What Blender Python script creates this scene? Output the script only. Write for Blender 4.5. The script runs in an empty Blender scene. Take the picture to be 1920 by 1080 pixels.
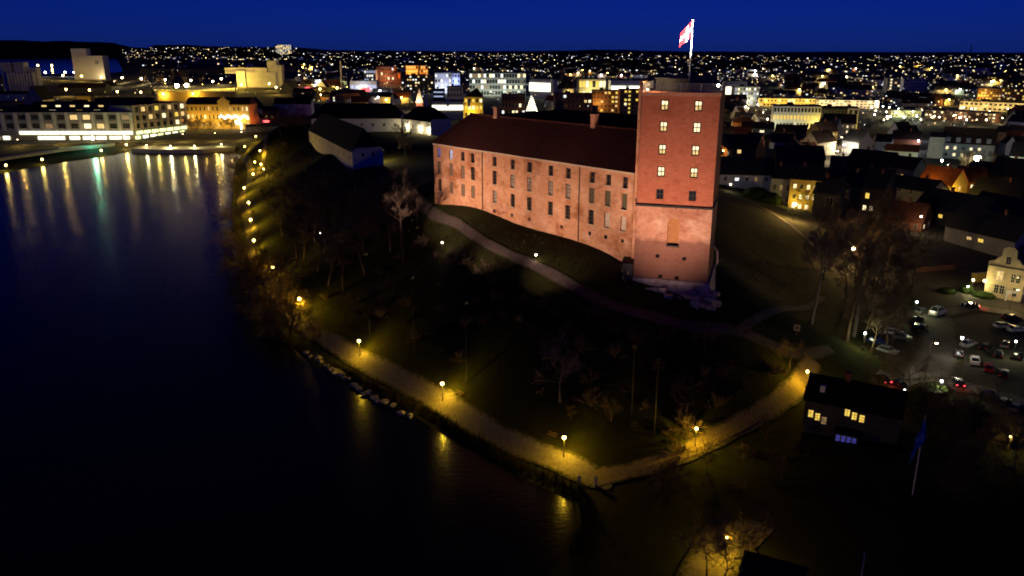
import bpy, bmesh, math, random
import numpy as np
from mathutils import Vector, Matrix
R = math.radians
S = bpy.context.scene
COL = S.collection
rnd = random.Random(11)

# ------------------------------------------------------------------ camera
H, FPX, PITCH = 68.0, 1483.0, 16.78
cam = bpy.data.cameras.new("camera"); cam.sensor_width = 36.0
cam.lens = FPX / 1920 * 36; cam.clip_start = 1.0; cam.clip_end = 40000
camo = bpy.data.objects.new("camera", cam); COL.objects.link(camo)
camo.location = (0, 0, H); camo.rotation_euler = (R(90 - PITCH), 0, 0)
S.camera = camo
# ------------------------------------------------------------------ world: clear dusk sky after sunset
W = bpy.data.worlds.new("World"); S.world = W; W.use_nodes = True
nt = W.node_tree; nt.nodes.clear()
sky = nt.nodes.new("ShaderNodeTexSky"); sky.sky_type = 'NISHITA'; sky.sun_disc = False
sky.sun_elevation = R(7.0); sky.sun_rotation = R(190); sky.altitude = 0
sky.air_density = 1.0; sky.dust_density = 0.3; sky.ozone_density = 6.0
tint = nt.nodes.new("ShaderNodeMix"); tint.data_type = 'RGBA'; tint.blend_type = 'MULTIPLY'
tint.inputs[0].default_value = 1.0; tint.inputs[7].default_value = (0.029, 0.082, 0.86, 1)   # camera's tungsten white balance
dusk = nt.nodes.new("ShaderNodeMix"); dusk.data_type = 'RGBA'; dusk.blend_type = 'MULTIPLY'; dusk.inputs[0].default_value = 1.0
tcw = nt.nodes.new("ShaderNodeTexCoord"); sxw = nt.nodes.new("ShaderNodeSeparateXYZ"); rw = nt.nodes.new("ShaderNodeValToRGB")
rw.color_ramp.elements[0].position = 0.0; rw.color_ramp.elements[0].color = (1, 1, 1, 1)
rw.color_ramp.elements[1].position = 1.0; rw.color_ramp.elements[1].color = (.15, .15, .15, 1)
for p_, v_ in ((.065, .57), (.25, .26)):
    e_ = rw.color_ramp.elements.new(p_); e_.color = (v_, v_, v_, 1)
bg = nt.nodes.new("ShaderNodeBackground"); bg.inputs[1].default_value = 0.10
out = nt.nodes.new("ShaderNodeOutputWorld")
nt.links.new(tcw.outputs["Generated"], sxw.inputs[0]); nt.links.new(sxw.outputs[2], rw.inputs[0])
nt.links.new(sky.outputs[0], tint.inputs[6]); nt.links.new(tint.outputs[2], dusk.inputs[6]); nt.links.new(rw.outputs[0], dusk.inputs[7])
nt.links.new(dusk.outputs[2], bg.inputs[0]); nt.links.new(bg.outputs[0], out.inputs[0])
# ------------------------------------------------------------------ exposure and renderer
S.view_settings.view_transform = 'Standard'; S.view_settings.look = 'None'
S.view_settings.exposure = 0.0; S.view_settings.gamma = 1.0
S.render.engine = 'CYCLES'
S.cycles.use_denoising = True
S.cycles.max_bounces = 3; S.cycles.diffuse_bounces = 2; S.cycles.glossy_bounces = 2; S.cycles.transmission_bounces = 2
S.cycles.sample_clamp_indirect = 2.0
S.cycles.caustics_reflective = False; S.cycles.caustics_refractive = False
S.cycles.filter_width = 1.9

# ------------------------------------------------------------------ helpers
cp_, sp_ = math.cos(R(PITCH)), math.sin(R(PITCH))
FWD = Vector((0, cp_, -sp_)); UPV = Vector((0, sp_, cp_)); RGT = Vector((1, 0, 0)); EYE = Vector((0, 0, H))
def ray(px, py): return FWD + RGT * ((px - 960) / FPX) - UPV * ((py - 540) / FPX)
def atz(px, py, z):
    d = ray(px, py); return EYE + d * ((z - H) / d.z)
def aty(px, py, y):
    d = ray(px, py); return EYE + d * (y / d.y)
def onplane(px, py, o, n):
    d = ray(px, py); return EYE + d * ((o - EYE).dot(n) / d.dot(n))

def tag(o, label=None, cat=None, group=None, kind=None):
    if label: o['label'] = label
    if cat: o['category'] = cat
    if group: o['group'] = group
    if kind: o['kind'] = kind
    return o
def empty(name, loc, rz=0):
    o = bpy.data.objects.new(name, None); COL.objects.link(o)
    o.empty_display_size = 0.5; o.location = loc; o.rotation_euler = (0, 0, rz); return o
def copy_tree(o, parent=None):
    c = o.copy(); COL.objects.link(c)
    if parent: c.parent = parent
    for ch in o.children: copy_tree(ch, c)
    return c

class MB:
    """collects faces and links them as ONE mesh object"""
    def __init__(s): s.v = []; s.f = []; s.m = []
    def face(s, pts, mi=0):
        n = len(s.v); s.v += [tuple(p) for p in pts]; s.f.append(tuple(range(n, n + len(pts)))); s.m.append(mi)
    def mesh(s, verts, faces, mi=0):
        n = len(s.v); s.v += [tuple(p) for p in verts]
        for f in faces: s.f.append(tuple(i + n for i in f)); s.m.append(mi)
    def box(s, x0, x1, y0, y1, z0, z1, mi=0, M=None):
        p = [(x0,y0,z0),(x1,y0,z0),(x1,y1,z0),(x0,y1,z0),(x0,y0,z1),(x1,y0,z1),(x1,y1,z1),(x0,y1,z1)]
        if M: p = [M @ Vector(q) for q in p]
        s.mesh(p, [(3,2,1,0),(4,5,6,7),(0,1,5,4),(1,2,6,5),(2,3,7,6),(3,0,4,7)], mi)
    def tube(s, pts, radii, n=6, mi=0, cap=True):
        base = len(s.v); k = len(pts)
        for i, p in enumerate(pts):
            p = Vector(p)
            t = (Vector(pts[min(i+1,k-1)]) - Vector(pts[max(i-1,0)]))
            if t.length < 1e-6: t = Vector((0,0,1))
            t.normalize()
            a = t.cross(Vector((0.31,0.95,0.02)) if abs(t.z) > .6 else Vector((0,0,1))); a.normalize(); b = t.cross(a)
            for j in range(n):
                an = 2*math.pi*j/n; q = p + (a*math.cos(an) + b*math.sin(an))*radii[i]; s.v.append(tuple(q))
        for i in range(k-1):
            for j in range(n):
                j2 = (j+1) % n
                s.f.append((base+i*n+j, base+i*n+j2, base+(i+1)*n+j2, base+(i+1)*n+j)); s.m.append(mi)
        if cap:
            s.f.append(tuple(base+(k-1)*n+j for j in range(n))); s.m.append(mi)
            s.f.append(tuple(base+j for j in reversed(range(n)))); s.m.append(mi)
    def lathe(s, prof, n=10, mi=0, c=(0,0,0)):
        base = len(s.v); k = len(prof)
        for r, z in prof:
            for j in range(n):
                a = 2*math.pi*j/n; s.v.append((c[0]+r*math.cos(a), c[1]+r*math.sin(a), c[2]+z))
        for i in range(k-1):
            for j in range(n):
                j2 = (j+1) % n; s.f.append((base+i*n+j, base+i*n+j2, base+(i+1)*n+j2, base+(i+1)*n+j)); s.m.append(mi)
        s.f.append(tuple(base+(k-1)*n+j for j in range(n))); s.m.append(mi)
        s.f.append(tuple(base+j for j in reversed(range(n)))); s.m.append(mi)
    def ball(s, c, r, n=8, mi=0, sq=1.0):
        prof = [(max(1e-3, r*math.sin(math.pi*i/5)), -r*sq*math.cos(math.pi*i/5)) for i in range(6)]
        s.lathe(prof, n, mi, c)
    def data(s, name, mats):
        me = bpy.data.meshes.new(name); me.from_pydata(s.v, [], s.f)
        for m in mats: me.materials.append(m)
        me.polygons.foreach_set("material_index", s.m); me.update(); return me
    def build(s, name, mats, parent=None, smooth=False):
        if not isinstance(mats, (list, tuple)): mats = [mats]
        me = s.data(name, mats)
        if smooth: me.polygons.foreach_set("use_smooth", [True]*len(me.polygons))
        o = bpy.data.objects.new(name, me); COL.objects.link(o)
        if parent: o.parent = parent
        return o
def link(name, me, parent=None, loc=None, rz=None, scale=None):
    o = bpy.data.objects.new(name, me); COL.objects.link(o)
    if parent: o.parent = parent
    if loc is not None: o.location = loc
    if rz is not None: o.rotation_euler = (0, 0, rz)
    if scale is not None: o.scale = scale
    return o

# ------------------------------------------------------------------ materials
def mat(name, c, rough=.8, var=.35, scale=.6, c2=None, metal=0.0, spec=.3, bump=0.0):
    m = bpy.data.materials.new(name); m.use_nodes = True; t = m.node_tree; b = t.nodes["Principled BSDF"]
    b.inputs["Roughness"].default_value = rough; b.inputs["Metallic"].default_value = metal
    b.inputs["Specular IOR Level"].default_value = spec
    tc = t.nodes.new("ShaderNodeTexCoord"); n = t.nodes.new("ShaderNodeTexNoise")
    n.inputs["Scale"].default_value = scale; n.inputs["Detail"].default_value = 6; n.inputs["Roughness"].default_value = .65
    t.links.new(tc.outputs["Object"], n.inputs["Vector"])
    r = t.nodes.new("ShaderNodeValToRGB"); r.color_ramp.elements[0].position = .3; r.color_ramp.elements[1].position = .7
    a = tuple(x*(1-var) for x in c); d = c2 if c2 else tuple(min(1, x*(1+var*.6)) for x in c)
    r.color_ramp.elements[0].color = (*a, 1); r.color_ramp.elements[1].color = (*d, 1)
    t.links.new(n.outputs["Fac"], r.inputs[0]); t.links.new(r.outputs[0], b.inputs["Base Color"])
    if bump:
        bp = t.nodes.new("ShaderNodeBump"); bp.inputs["Strength"].default_value = bump; bp.inputs["Distance"].default_value = .1
        t.links.new(n.outputs["Fac"], bp.inputs["Height"]); t.links.new(bp.outputs[0], b.inputs["Normal"])
    return m
def emit(name, c, strength, sampled=False, var=0.0):
    m = bpy.data.materials.new(name); m.use_nodes = True; t = m.node_tree; b = t.nodes["Principled BSDF"]
    b.inputs["Base Color"].default_value = (.05,.05,.05,1)
    b.inputs["Emission Color"].default_value = (*c, 1); b.inputs["Emission Strength"].default_value = strength
    if var:   # curtains, lamps and furniture behind the glass
        tc = t.nodes.new("ShaderNodeTexCoord"); n = t.nodes.new("ShaderNodeTexNoise"); n.inputs["Scale"].default_value = 1.7; n.inputs["Detail"].default_value = 3
        oi = t.nodes.new("ShaderNodeObjectInfo"); ad = t.nodes.new("ShaderNodeVectorMath"); ad.operation = 'ADD'
        mr = t.nodes.new("ShaderNodeMapRange"); mr.inputs[1].default_value = .3; mr.inputs[2].default_value = .7
        mr.inputs[3].default_value = strength*(1-var); mr.inputs[4].default_value = strength*(1+var)
        t.links.new(tc.outputs["Object"], ad.inputs[0]); t.links.new(oi.outputs["Random"], ad.inputs[1])
        t.links.new(ad.outputs[0], n.inputs["Vector"]); t.links.new(n.outputs["Fac"], mr.inputs[0]); t.links.new(mr.outputs[0], b.inputs["Emission Strength"])
    m.cycles.emission_sampling = 'AUTO' if sampled else 'NONE'
    return m
def masonry(name, c1, c2, mortar, bw=.9, bh=.3, stain=None, stain_amt=.5, stain_scale=.12, pale=None, zsplit=None, bump=.25):
    """bricks in courses, overlaid with large patches of stain and repair"""
    m = bpy.data.materials.new(name); m.use_nodes = True; t = m.node_tree; b = t.nodes["Principled BSDF"]
    b.inputs["Roughness"].default_value = .9; b.inputs["Specular IOR Level"].default_value = .15
    tc = t.nodes.new("ShaderNodeTexCoord"); sx = t.nodes.new("ShaderNodeSeparateXYZ"); cx = t.nodes.new("ShaderNodeCombineXYZ")
    ad = t.nodes.new("ShaderNodeMath"); ad.operation = 'ADD'
    t.links.new(tc.outputs["Object"], sx.inputs[0]); t.links.new(sx.outputs[0], ad.inputs[0]); t.links.new(sx.outputs[1], ad.inputs[1])
    t.links.new(ad.outputs[0], cx.inputs[0]); t.links.new(sx.outputs[2], cx.inputs[1])
    br = t.nodes.new("ShaderNodeTexBrick"); br.inputs["Scale"].default_value = 1.0
    br.inputs["Brick Width"].default_value = bw; br.inputs["Row Height"].default_value = bh; br.inputs["Mortar Size"].default_value = .03
    br.inputs["Color1"].default_value = (*c1,1); br.inputs["Color2"].default_value = (*c2,1); br.inputs["Mortar"].default_value = (*mortar,1)
    t.links.new(cx.outputs[0], br.inputs["Vector"])
    last = br.outputs["Color"]
    def patch(scale, lo, hi, col, amt, seed):
        nonlocal last
        mp = t.nodes.new("ShaderNodeMapping"); mp.inputs["Location"].default_value = (seed*7.1, seed*3.3, seed); mp.inputs["Scale"].default_value = (1,1,1.35)
        n = t.nodes.new("ShaderNodeTexNoise"); n.inputs["Scale"].default_value = scale; n.inputs["Detail"].default_value = 8; n.inputs["Roughness"].default_value = .68
        t.links.new(tc.outputs["Object"], mp.inputs[0]); t.links.new(mp.outputs[0], n.inputs["Vector"])
        mr = t.nodes.new("ShaderNodeMapRange"); mr.inputs[1].default_value = lo; mr.inputs[2].default_value = hi; mr.inputs[4].default_value = amt
        mx = t.nodes.new("ShaderNodeMix"); mx.data_type = 'RGBA'; mx.inputs[7].default_value = (*col,1)
        t.links.new(n.outputs["Fac"], mr.inputs[0]); t.links.new(mr.outputs[0], mx.inputs[0]); t.links.new(last, mx.inputs[6]); last = mx.outputs[2]
    if stain:
        patch(stain_scale, .5, .62, stain, stain_amt, 1)
        patch(stain_scale*3.1, .54, .68, tuple(x*.7 for x in stain), stain_amt*.8, 2)
    if pale: patch(stain_scale*1.4, .5, .66, pale, .75, 3); patch(stain_scale*5.5, .54, .68, pale, .5, 5); patch(stain_scale*7, .58, .7, tuple(x*.55 for x in stain), .6, 6)
    if zsplit:   # older, redder brickwork below a ragged line
        zz, col = zsplit; n = t.nodes.new("ShaderNodeTexNoise"); n.inputs["Scale"].default_value = .35; n.inputs["Detail"].default_value = 5
        t.links.new(tc.outputs["Object"], n.inputs["Vector"]); ml = t.nodes.new("ShaderNodeMath"); ml.operation = 'MULTIPLY_ADD'; ml.inputs[1].default_value = 3.0; t.links.new(n.outputs["Fac"], ml.inputs[0]); t.links.new(sx.outputs[2], ml.inputs[2])
        mr = t.nodes.new("ShaderNodeMapRange"); mr.inputs[1].default_value = zz+1.9; mr.inputs[2].default_value = zz+1.1; mr.inputs[4].default_value = .8; t.links.new(ml.outputs[0], mr.inputs[0])
        mx = t.nodes.new("ShaderNodeMix"); mx.data_type = 'RGBA'; mx.inputs[7].default_value = (*col,1); t.links.new(mr.outputs[0], mx.inputs[0]); t.links.new(last, mx.inputs[6]); last = mx.outputs[2]
    patch(1.2, .45, .75, tuple(x*.6 for x in c1), .35, 4)
    t.links.new(last, b.inputs["Base Color"])
    bp = t.nodes.new("ShaderNodeBump"); bp.inputs["Strength"].default_value = bump; bp.inputs["Distance"].default_value = .05
    t.links.new(br.outputs["Fac"], bp.inputs["Height"]); bp.invert = True; t.links.new(bp.outputs[0], b.inputs["Normal"])
    return m

M = {}
M['wing'] = masonry('pink_lime_washed_brick', (.50,.235,.125), (.56,.285,.165), (.52,.27,.16), .6,.25, stain=(.27,.085,.03), stain_amt=.8, stain_scale=.17, pale=(.66,.40,.28), bump=.15)
M['tower_top'] = masonry('red_brick', (.40,.125,.068), (.47,.16,.095), (.42,.16,.105), .8,.3, stain=(.27,.07,.035), stain_amt=.4, stain_scale=.2)
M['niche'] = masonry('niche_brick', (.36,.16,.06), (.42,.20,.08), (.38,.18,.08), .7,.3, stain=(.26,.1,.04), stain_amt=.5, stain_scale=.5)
M['walled'] = mat('grey_brown_boards', (.17,.115,.08), .9, .3, 1.5)
M['tower_low'] = masonry('old_pale_brick', (.44,.21,.135), (.52,.27,.18), (.46,.25,.17), .9,.34, stain=(.29,.11,.07), stain_amt=.65, stain_scale=.17, pale=(.60,.40,.30), zsplit=(31.9,(.17,.072,.055)))
M['plinth'] = masonry('granite_blocks', (.42,.33,.33), (.52,.43,.43), (.25,.2,.2), 1.4,.7, stain=(.12,.09,.09), stain_amt=.6, stain_scale=.5, bump=.6)
M['castle_roof'] = masonry('brown_clay_tiles', (.085,.026,.018), (.11,.034,.023), (.05,.016,.012), .5,.35, stain=(.07,.025,.02), stain_amt=.6, stain_scale=.1, bump=.5)
M['dark_roof'] = mat('black_slate', (.007,.007,.010), .8, .4, .5, spec=.1)
M['slate_town'] = mat('town_slate', (.024,.024,.03), .7, .4, .5, spec=.2)
M['tile_roof'] = mat('dark_red_tiles', (.09,.03,.02), .85, .5, .7, spec=.15, bump=.4)
M['orange_roof'] = mat('orange_tiles', (.30,.085,.03), .85, .4, .9, spec=.15, bump=.4)
M['brown_roof'] = mat('brown_tiles', (.05,.03,.025), .85, .5, .7, spec=.15, bump=.4)
M['grey_roof'] = mat('grey_roof_felt', (.05,.05,.055), .85, .4, .4, spec=.15)
M['white_wall'] = mat('white_limewash', (.62,.62,.64), .85, .2, .5)
M['cream_wall'] = mat('cream_render', (.55,.46,.30), .85, .25, .5)
M['yellow_wall'] = mat('yellow_render', (.52,.36,.10), .85, .25, .5)
M['brick_wall'] = mat('town_brick', (.22,.085,.05), .9, .35, 1.2)
M['brown_wall'] = mat('brown_render', (.16,.11,.08), .9, .35, .8)
M['grey_wall'] = mat('grey_render', (.30,.30,.32), .9, .25, .6)
M['concrete'] = mat('silo_concrete', (.42,.40,.42), .9, .25, .1)
M['dark_wall'] = mat('dark_render', (.045,.045,.05), .9, .4, .8)
M['glass_dark'] = mat('dark_glass', (.012,.014,.02), .08, .2, 1.0, spec=.5)
M['window_frame'] = mat('white_paint', (.55,.52,.47), .5, .15, 2)
M['shutter'] = mat('weathered_green_shutter', (.11,.10,.055), .8, .3, 2)
M['blind'] = mat('pale_window_blind', (.55,.44,.33), .8, .2, 1.2)
M['opening'] = mat('black_hole', (.01,.008,.008), 1, .2, 1)
M['metal_dark'] = mat('dark_iron', (.03,.03,.03), .5, .3, 3, metal=.4)
M['metal_grey'] = mat('galvanised_steel', (.30,.30,.31), .45, .2, 3, metal=.6)
M['white_pole'] = mat('white_lacquer', (.75,.73,.70), .4, .08, 2)
M['ledge'] = mat('lead_flashing', (.03,.025,.025), .7, .3, 2)
M['bark'] = mat('winter_bark', (.15,.11,.08), .95, .4, 3, spec=.1)
M['bark_dark'] = mat('dark_wet_bark', (.09,.066,.05), .95, .4, 3, spec=.1)
M['bark_pale'] = mat('pale_beech_bark', (.20,.16,.14), .95, .35, 3, spec=.1)
M['hedge'] = mat('evergreen_leaves', (.025,.042,.010), .9, .5, 1.5, spec=.1)
M['wood'] = mat('weathered_oak', (.13,.085,.05), .9, .4, 3)
M['asphalt'] = mat('asphalt', (.055,.052,.05), .9, .35, .8, spec=.2)
M['asphalt_light'] = mat('worn_asphalt', (.11,.10,.09), .9, .35, .6, spec=.2)
M['gravel'] = mat('gravel_path', (.155,.13,.115), .95, .35, 1.6)
M['gravel_dark'] = mat('dark_gravel_path', (.085,.066,.062), .95, .35, 1.2)
M['planks'] = mat('trodden_planks', (.19,.14,.085), .9, .45, 2.5, bump=.3)
M['paving'] = mat('pale_paving', (.38,.35,.29), .9, .25, .4)
M['stone'] = mat('pale_boulder', (.30,.28,.27), .9, .4, 2, bump=.6)
M['rubber'] = mat('tyre_rubber', (.015,.015,.015), .8, .2, 4)
for nm, c in dict(car_white=(.75,.75,.74), car_silver=(.42,.43,.45), car_black=(.012,.012,.014), car_blue=(.03,.04,.16), car_red=(.25,.02,.02), car_grey=(.10,.105,.11)).items():
    M[nm] = mat(nm + '_paint', c, .25, .06, 1, metal=.2, spec=.5)
M['flag_red'] = mat('red_bunting', (.62,.02,.035), .8, .1, 2)
M['flag_white'] = mat('white_bunting', (.85,.83,.80), .8, .05, 2)
M['flag_blue'] = mat('blue_bunting', (.03,.16,.42), .8, .2, 2)
M['flag_blue_pale'] = mat('pale_blue_bunting', (.16,.32,.55), .8, .2, 2)
# things that give off light
M['lamp_sodium'] = emit('sodium_lamp', (1,.62,.16), 26)
M['lamp_warm'] = emit('warm_lamp', (1,.74,.42), 26)
M['lamp_white'] = emit('white_lamp', (.95,.95,1), 26)
M['lamp_pink'] = emit('floodlight_lens', (1,.72,.62), 12)
M['lens'] = emit('floodlight_glass', (1,.72,.5), .6)
M['lamp_big'] = emit('big_floodlight_lens', (1,.93,.66), 40)
M['win_warm'] = emit('warm_lit_window', (1,.66,.24), 1.1, var=.5)
M['win_cream'] = emit('cream_lit_window', (1,.80,.45), 1.9, var=.3)
M['win_yellow'] = emit('yellow_lit_window', (1,.66,.10), 1.2, var=.5)
M['win_white'] = emit('white_lit_window', (.96,.96,.90), 1.6, var=.4)
M['win_blue'] = emit('blue_lit_window', (.10,.12,1.0), .32, var=.4)
M['win_ice'] = emit('icy_lit_window', (.55,.65,1.0), .8, var=.3)
M['win_dim'] = emit('dim_lit_window', (1,.6,.25), .28, var=.6)
M['shop'] = emit('shop_front_light', (1,.90,.62), 2.6, sampled=True, var=.35)
M['shop_green'] = emit('neon_shop_front_light', (.92,1,.45), 1.8, sampled=True, var=.5)
M['hall'] = emit('hall_light', (1,.97,.72), 4.0, var=.2)
M['orange_glow'] = emit('orange_lit_facade_window', (1,.42,.10), 1.6, var=.4)
M['tail'] = emit('red_tail_light', (1,.05,.06), 7)
M['head'] = emit('white_headlight', (1,.90,.78), 10)
M['neon_red'] = emit('red_sign_light', (1,.06,.10), 3.0)
M['neon_blue'] = emit('blue_sign_light', (.20,.28,1), 4.0)
M['fairy'] = emit('fairy_lights', (1,.93,.66), 10)
M['town_warm'] = emit('town_warm_light', (1,.70,.30), 4.2)
M['town_white'] = emit('town_white_light', (.92,.88,.92), 3.2)
M['town_dim'] = emit('town_dim_light', (1,.62,.22), 1.1)

def ragged(m, grass=(.030,.030,.009)):
    """grass creeping in from both edges of a path"""
    t = m.node_tree; b = t.nodes["Principled BSDF"]; src = b.inputs["Base Color"].links[0].from_socket
    at_ = t.nodes.new("ShaderNodeAttribute"); at_.attribute_name = "edge"
    tc = t.nodes.new("ShaderNodeTexCoord"); n = t.nodes.new("ShaderNodeTexNoise"); n.inputs["Scale"].default_value = .9; n.inputs["Detail"].default_value = 5; n.inputs["Roughness"].default_value = .7
    ad = t.nodes.new("ShaderNodeMath"); ad.operation = 'ADD'; mr = t.nodes.new("ShaderNodeMapRange"); mr.inputs[1].default_value = 1.12; mr.inputs[2].default_value = 1.42
    mx = t.nodes.new("ShaderNodeMix"); mx.data_type = 'RGBA'; mx.inputs[7].default_value = (*grass,1)
    t.links.new(tc.outputs["Object"], n.inputs["Vector"]); t.links.new(n.outputs["Fac"], ad.inputs[0]); t.links.new(at_.outputs["Fac"], ad.inputs[1]); t.links.new(ad.outputs[0], mr.inputs[0])
    t.links.new(mr.outputs[0], mx.inputs[0]); t.links.new(src, mx.inputs[6]); t.links.new(mx.outputs[2], b.inputs["Base Color"])
for k_ in ('gravel', 'gravel_dark', 'planks', 'asphalt_light'): ragged(M[k_])
def water_mat(name, rough, scale, strength):
    m = bpy.data.materials.new(name); m.use_nodes = True; t = m.node_tree; b = t.nodes["Principled BSDF"]
    b.inputs["Base Color"].default_value = (.0015,.002,.006,1); b.inputs["Roughness"].default_value = rough; b.inputs["IOR"].default_value = 1.15; b.inputs["Specular Tint"].default_value = (.05,.12,1.0,1)
    tc = t.nodes.new("ShaderNodeTexCoord"); mp = t.nodes.new("ShaderNodeMapping"); mp.inputs["Scale"].default_value = (.45,1,1)
    n = t.nodes.new("ShaderNodeTexNoise"); n.inputs["Scale"].default_value = scale; n.inputs["Detail"].default_value = 4
    bp = t.nodes.new("ShaderNodeBump"); bp.inputs["Strength"].default_value = strength; bp.inputs["Distance"].default_value = .25
    t.links.new(tc.outputs["Object"], mp.inputs[0]); t.links.new(mp.outputs[0], n.inputs["Vector"]); t.links.new(n.outputs["Fac"], bp.inputs["Height"]); t.links.new(bp.outputs[0], b.inputs["Normal"])
    return m
M['lake'] = water_mat('lake_water', .20, 1.6, .16)
M['fjord'] = water_mat('fjord_water', .12, .1, .05)

# ------------------------------------------------------------------ terrain
LAKE_PX = [(-330,400),(-120,350),(0,326),(60,314),(130,303),(215,291),(242,284),(300,283),(380,283),(440,282),(452,293),(440,310),(437,340),(434,400),(438,450),
           (456,510),(498,575),(548,650),(600,690),(640,712),(700,745),(770,777),(860,833),(960,890),(1040,925),(1075,944),(1078,985),(1052,1030),(1030,1079)]
LAKE = [atz(x, y, 0).to_2d() for x, y in LAKE_PX] + [Vector(p) for p in ((6,60),(14,20),(30,-60),(40,-220),(-500,-220),(-640,150))]
LA = np.array([tuple(p) for p in LAKE])
def lake_sd(x, y):
    """signed distance to the lake outline: negative on the water"""
    P = np.stack([x, y], -1); best = np.full(x.shape, 1e9); inside = np.zeros(x.shape, bool); n = len(LA)
    for i in range(n):
        a, b = LA[i], LA[(i+1) % n]; ab = b - a
        t = np.clip(((P - a) @ ab) / (ab @ ab), 0, 1); q = P - (a + t[..., None]*ab); best = np.minimum(best, np.hypot(q[..., 0], q[..., 1]))
        c = (a[1] > y) != (b[1] > y)
        with np.errstate(divide='ignore', invalid='ignore'):
            xi = a[0] + (y - a[1]) * ab[0] / (ab[1] if ab[1] != 0 else 1e-9)
        inside ^= c & (x < xi)
    return np.where(inside, -best, best)
LAKE_WALK = [(455,300,2.2),(470,318,2.2),(466,345,2),(452,372,2),(462,400,2),(470,433,2),(474,472,2),(505,525,2),(552,590,2),(622,640,2),(672,672,2),(750,712,2),(828,752,2),(900,795,2),(980,835,2),(1058,865,2),(1120,893,2),(1150,900,2)]
UPPER_WALK = [(770,362,28.4),(790,377,28.3),(850,412,27.3),(920,455,26),(1000,497,24),(1100,545,22),(1200,580,20),(1300,605,18),(1380,620,15.5),(1440,640,13),(1500,645,11.8),(1560,642,10.5)]
BOARD = [(1120,893,2),(1180,886,2.2),(1240,868,2.5),(1306,842,3),(1390,800,4),(1450,768,4.6),(1505,726,5),(1520,700,5.4)]
CPX = LAKE_WALK + UPPER_WALK + BOARD + [
 (1345,372,21),(1400,378,17),(1500,437,14),(1420,470,15.5),(1455,545,13),(1480,392,11.5),(1600,490,9.5),(1700,560,6),(1800,650,5),(1900,700,5),(1900,560,6.5),(1650,650,6),
 (1580,830,5),(1350,1070,2),(1480,1040,2.5),(1700,960,4),(1900,900,5),(757,490,14),(1045,757,6.5),(600,440,10),(500,300,6),(540,300,10),(1340,380,22),(1520,605,11),(580,263,23.4),(620,290,22.8),(665,316,22.2),(715,312,22.3)]
CP = [tuple(atz(*p)) for p in CPX] + [(-21,209,29.2),(2,182,27.6),(25,156,26),(24,152,20.5),(39,148.5,19.5),(20,149,20.6),(31,148,19.9),(44,166,23.5),(30,220,28),(48,215,27),(60,250,24),
 (-60,325,21.5),(-145,490,23),(-40,420,23),(-100,400,20),(0,500,16),(-300,620,3),(-200,650,3.5),(-100,650,8),(50,600,10),(250,600,9),(400,500,9),(300,300,8),(250,200,6),(-420,620,3),
 (150,100,5),(100,50,3),(60,80,3),(100,400,12),(-330,560,3),(-260,600,3),(-45,262,24),(-75,290,15),(180,440,9),(-160,560,10)]
CP = np.array(CP)
def phi(r): return np.sqrt(r*r + 100.0)
_D = phi(np.hypot(CP[:,0][:,None]-CP[:,0], CP[:,1][:,None]-CP[:,1])); _n = len(CP)
_A = np.zeros((_n+1,_n+1)); _A[:_n,:_n] = _D - np.eye(_n)*1.5; _A[:_n,_n] = 1; _A[_n,:_n] = 1
_w = np.linalg.solve(_A, np.concatenate([CP[:,2],[0]]))
SKYL = np.array([(-700,78),(0,78),(200,82),(300,85),(420,88),(540,90),(620,93),(760,96),(900,98),(1000,97),(1060,94),(1130,93),(1200,95),(1300,99),(1450,101),(1600,101),(1900,103),(2700,102)])
def sstep(a, b, x):
    t = np.clip((x-a)/(b-a), 0, 1); return t*t*(3-2*t)
def height(x, y):
    x = np.asarray(x, float); y = np.asarray(y, float); sh = x.shape; x = x.ravel(); y = y.ravel()
    d = np.hypot(x, y)
    near = np.full(x.shape, _w[_n])
    for i in range(_n): near += _w[i]*phi(np.hypot(x-CP[i,0], y-CP[i,1]))
    near = np.clip(near, .6, 32)
    px = np.where(y > 1, 960 + FPX*x/np.maximum(y, 1)/cp_*1.0, np.where(x > 0, 2700, -700)); px = np.clip(px, -700, 2700)
    sk = np.interp(px, SKYL[:,0], SKYL[:,1]); sk = sk + .7*np.sin(px*.031) + .5*np.sin(px*.083+1) + .25*np.sin(px*.23)
    left = sstep(300, 190, px)
    Dr = 5200 + 3800*left
    hr = H - (sk - 92.8)/FPX*Dr
    town = 9 + 3*np.sin(x*.004+1)*np.sin(y*.003)
    ramp = sstep(1300, 1, Dr*0+1) * 0 + np.clip((d-1300)/(Dr-1300), 0, 1.25)
    far = town + (hr-town)*np.where(ramp < 1, ramp**1.15, 1 - (ramp-1)*.8)
    far += np.where(ramp < 1, 5*np.sin(x*.0031+2)*np.sin(y*.0023)*np.clip(ramp*3,0,1)*(1-ramp), 0)
    fj = left*sstep(2500, 3000, d)*sstep(8300, 7700, d)
    low = left*sstep(1000, 1500, d)*sstep(8300, 7700, d)
    far = far*(1-low) + 3*low; far = far*(1-fj) - 3*fj
    far = np.where((px < 300) & (d < 1400), 3 + (far-3)*(1-sstep(300,150,px)), far)
    w = sstep(560, 860, d)
    h = near*(1-w) + far*w
    sd = lake_sd(x, y)
    t = sstep(0, 9, sd); h = np.where(sd > 60, h, 0) + np.where(sd > 60, 0, 1)*np.where(sd > 0, .1 + (np.maximum(h,.5)-.1)*t, np.maximum(-3, sd*.35 - .05))
    return h.reshape(sh)
def hz(x, y): return float(height(np.array([x]), np.array([y]))[0])
_T = np.geomspace(60, 9000, 1500)
def hit(px, py, dz=0.0):
    """where the sight line meets the ground (raised by dz)"""
    d = ray(px, py); d = d/ math.hypot(d.x, d.y)
    X, Y, Z = d.x*_T, d.y*_T, H + d.z*_T
    k = np.nonzero(Z < height(X, Y) + dz)[0]
    if len(k) == 0: return None
    i = k[0]; return Vector((X[i], Y[i], Z[i]))

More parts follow.
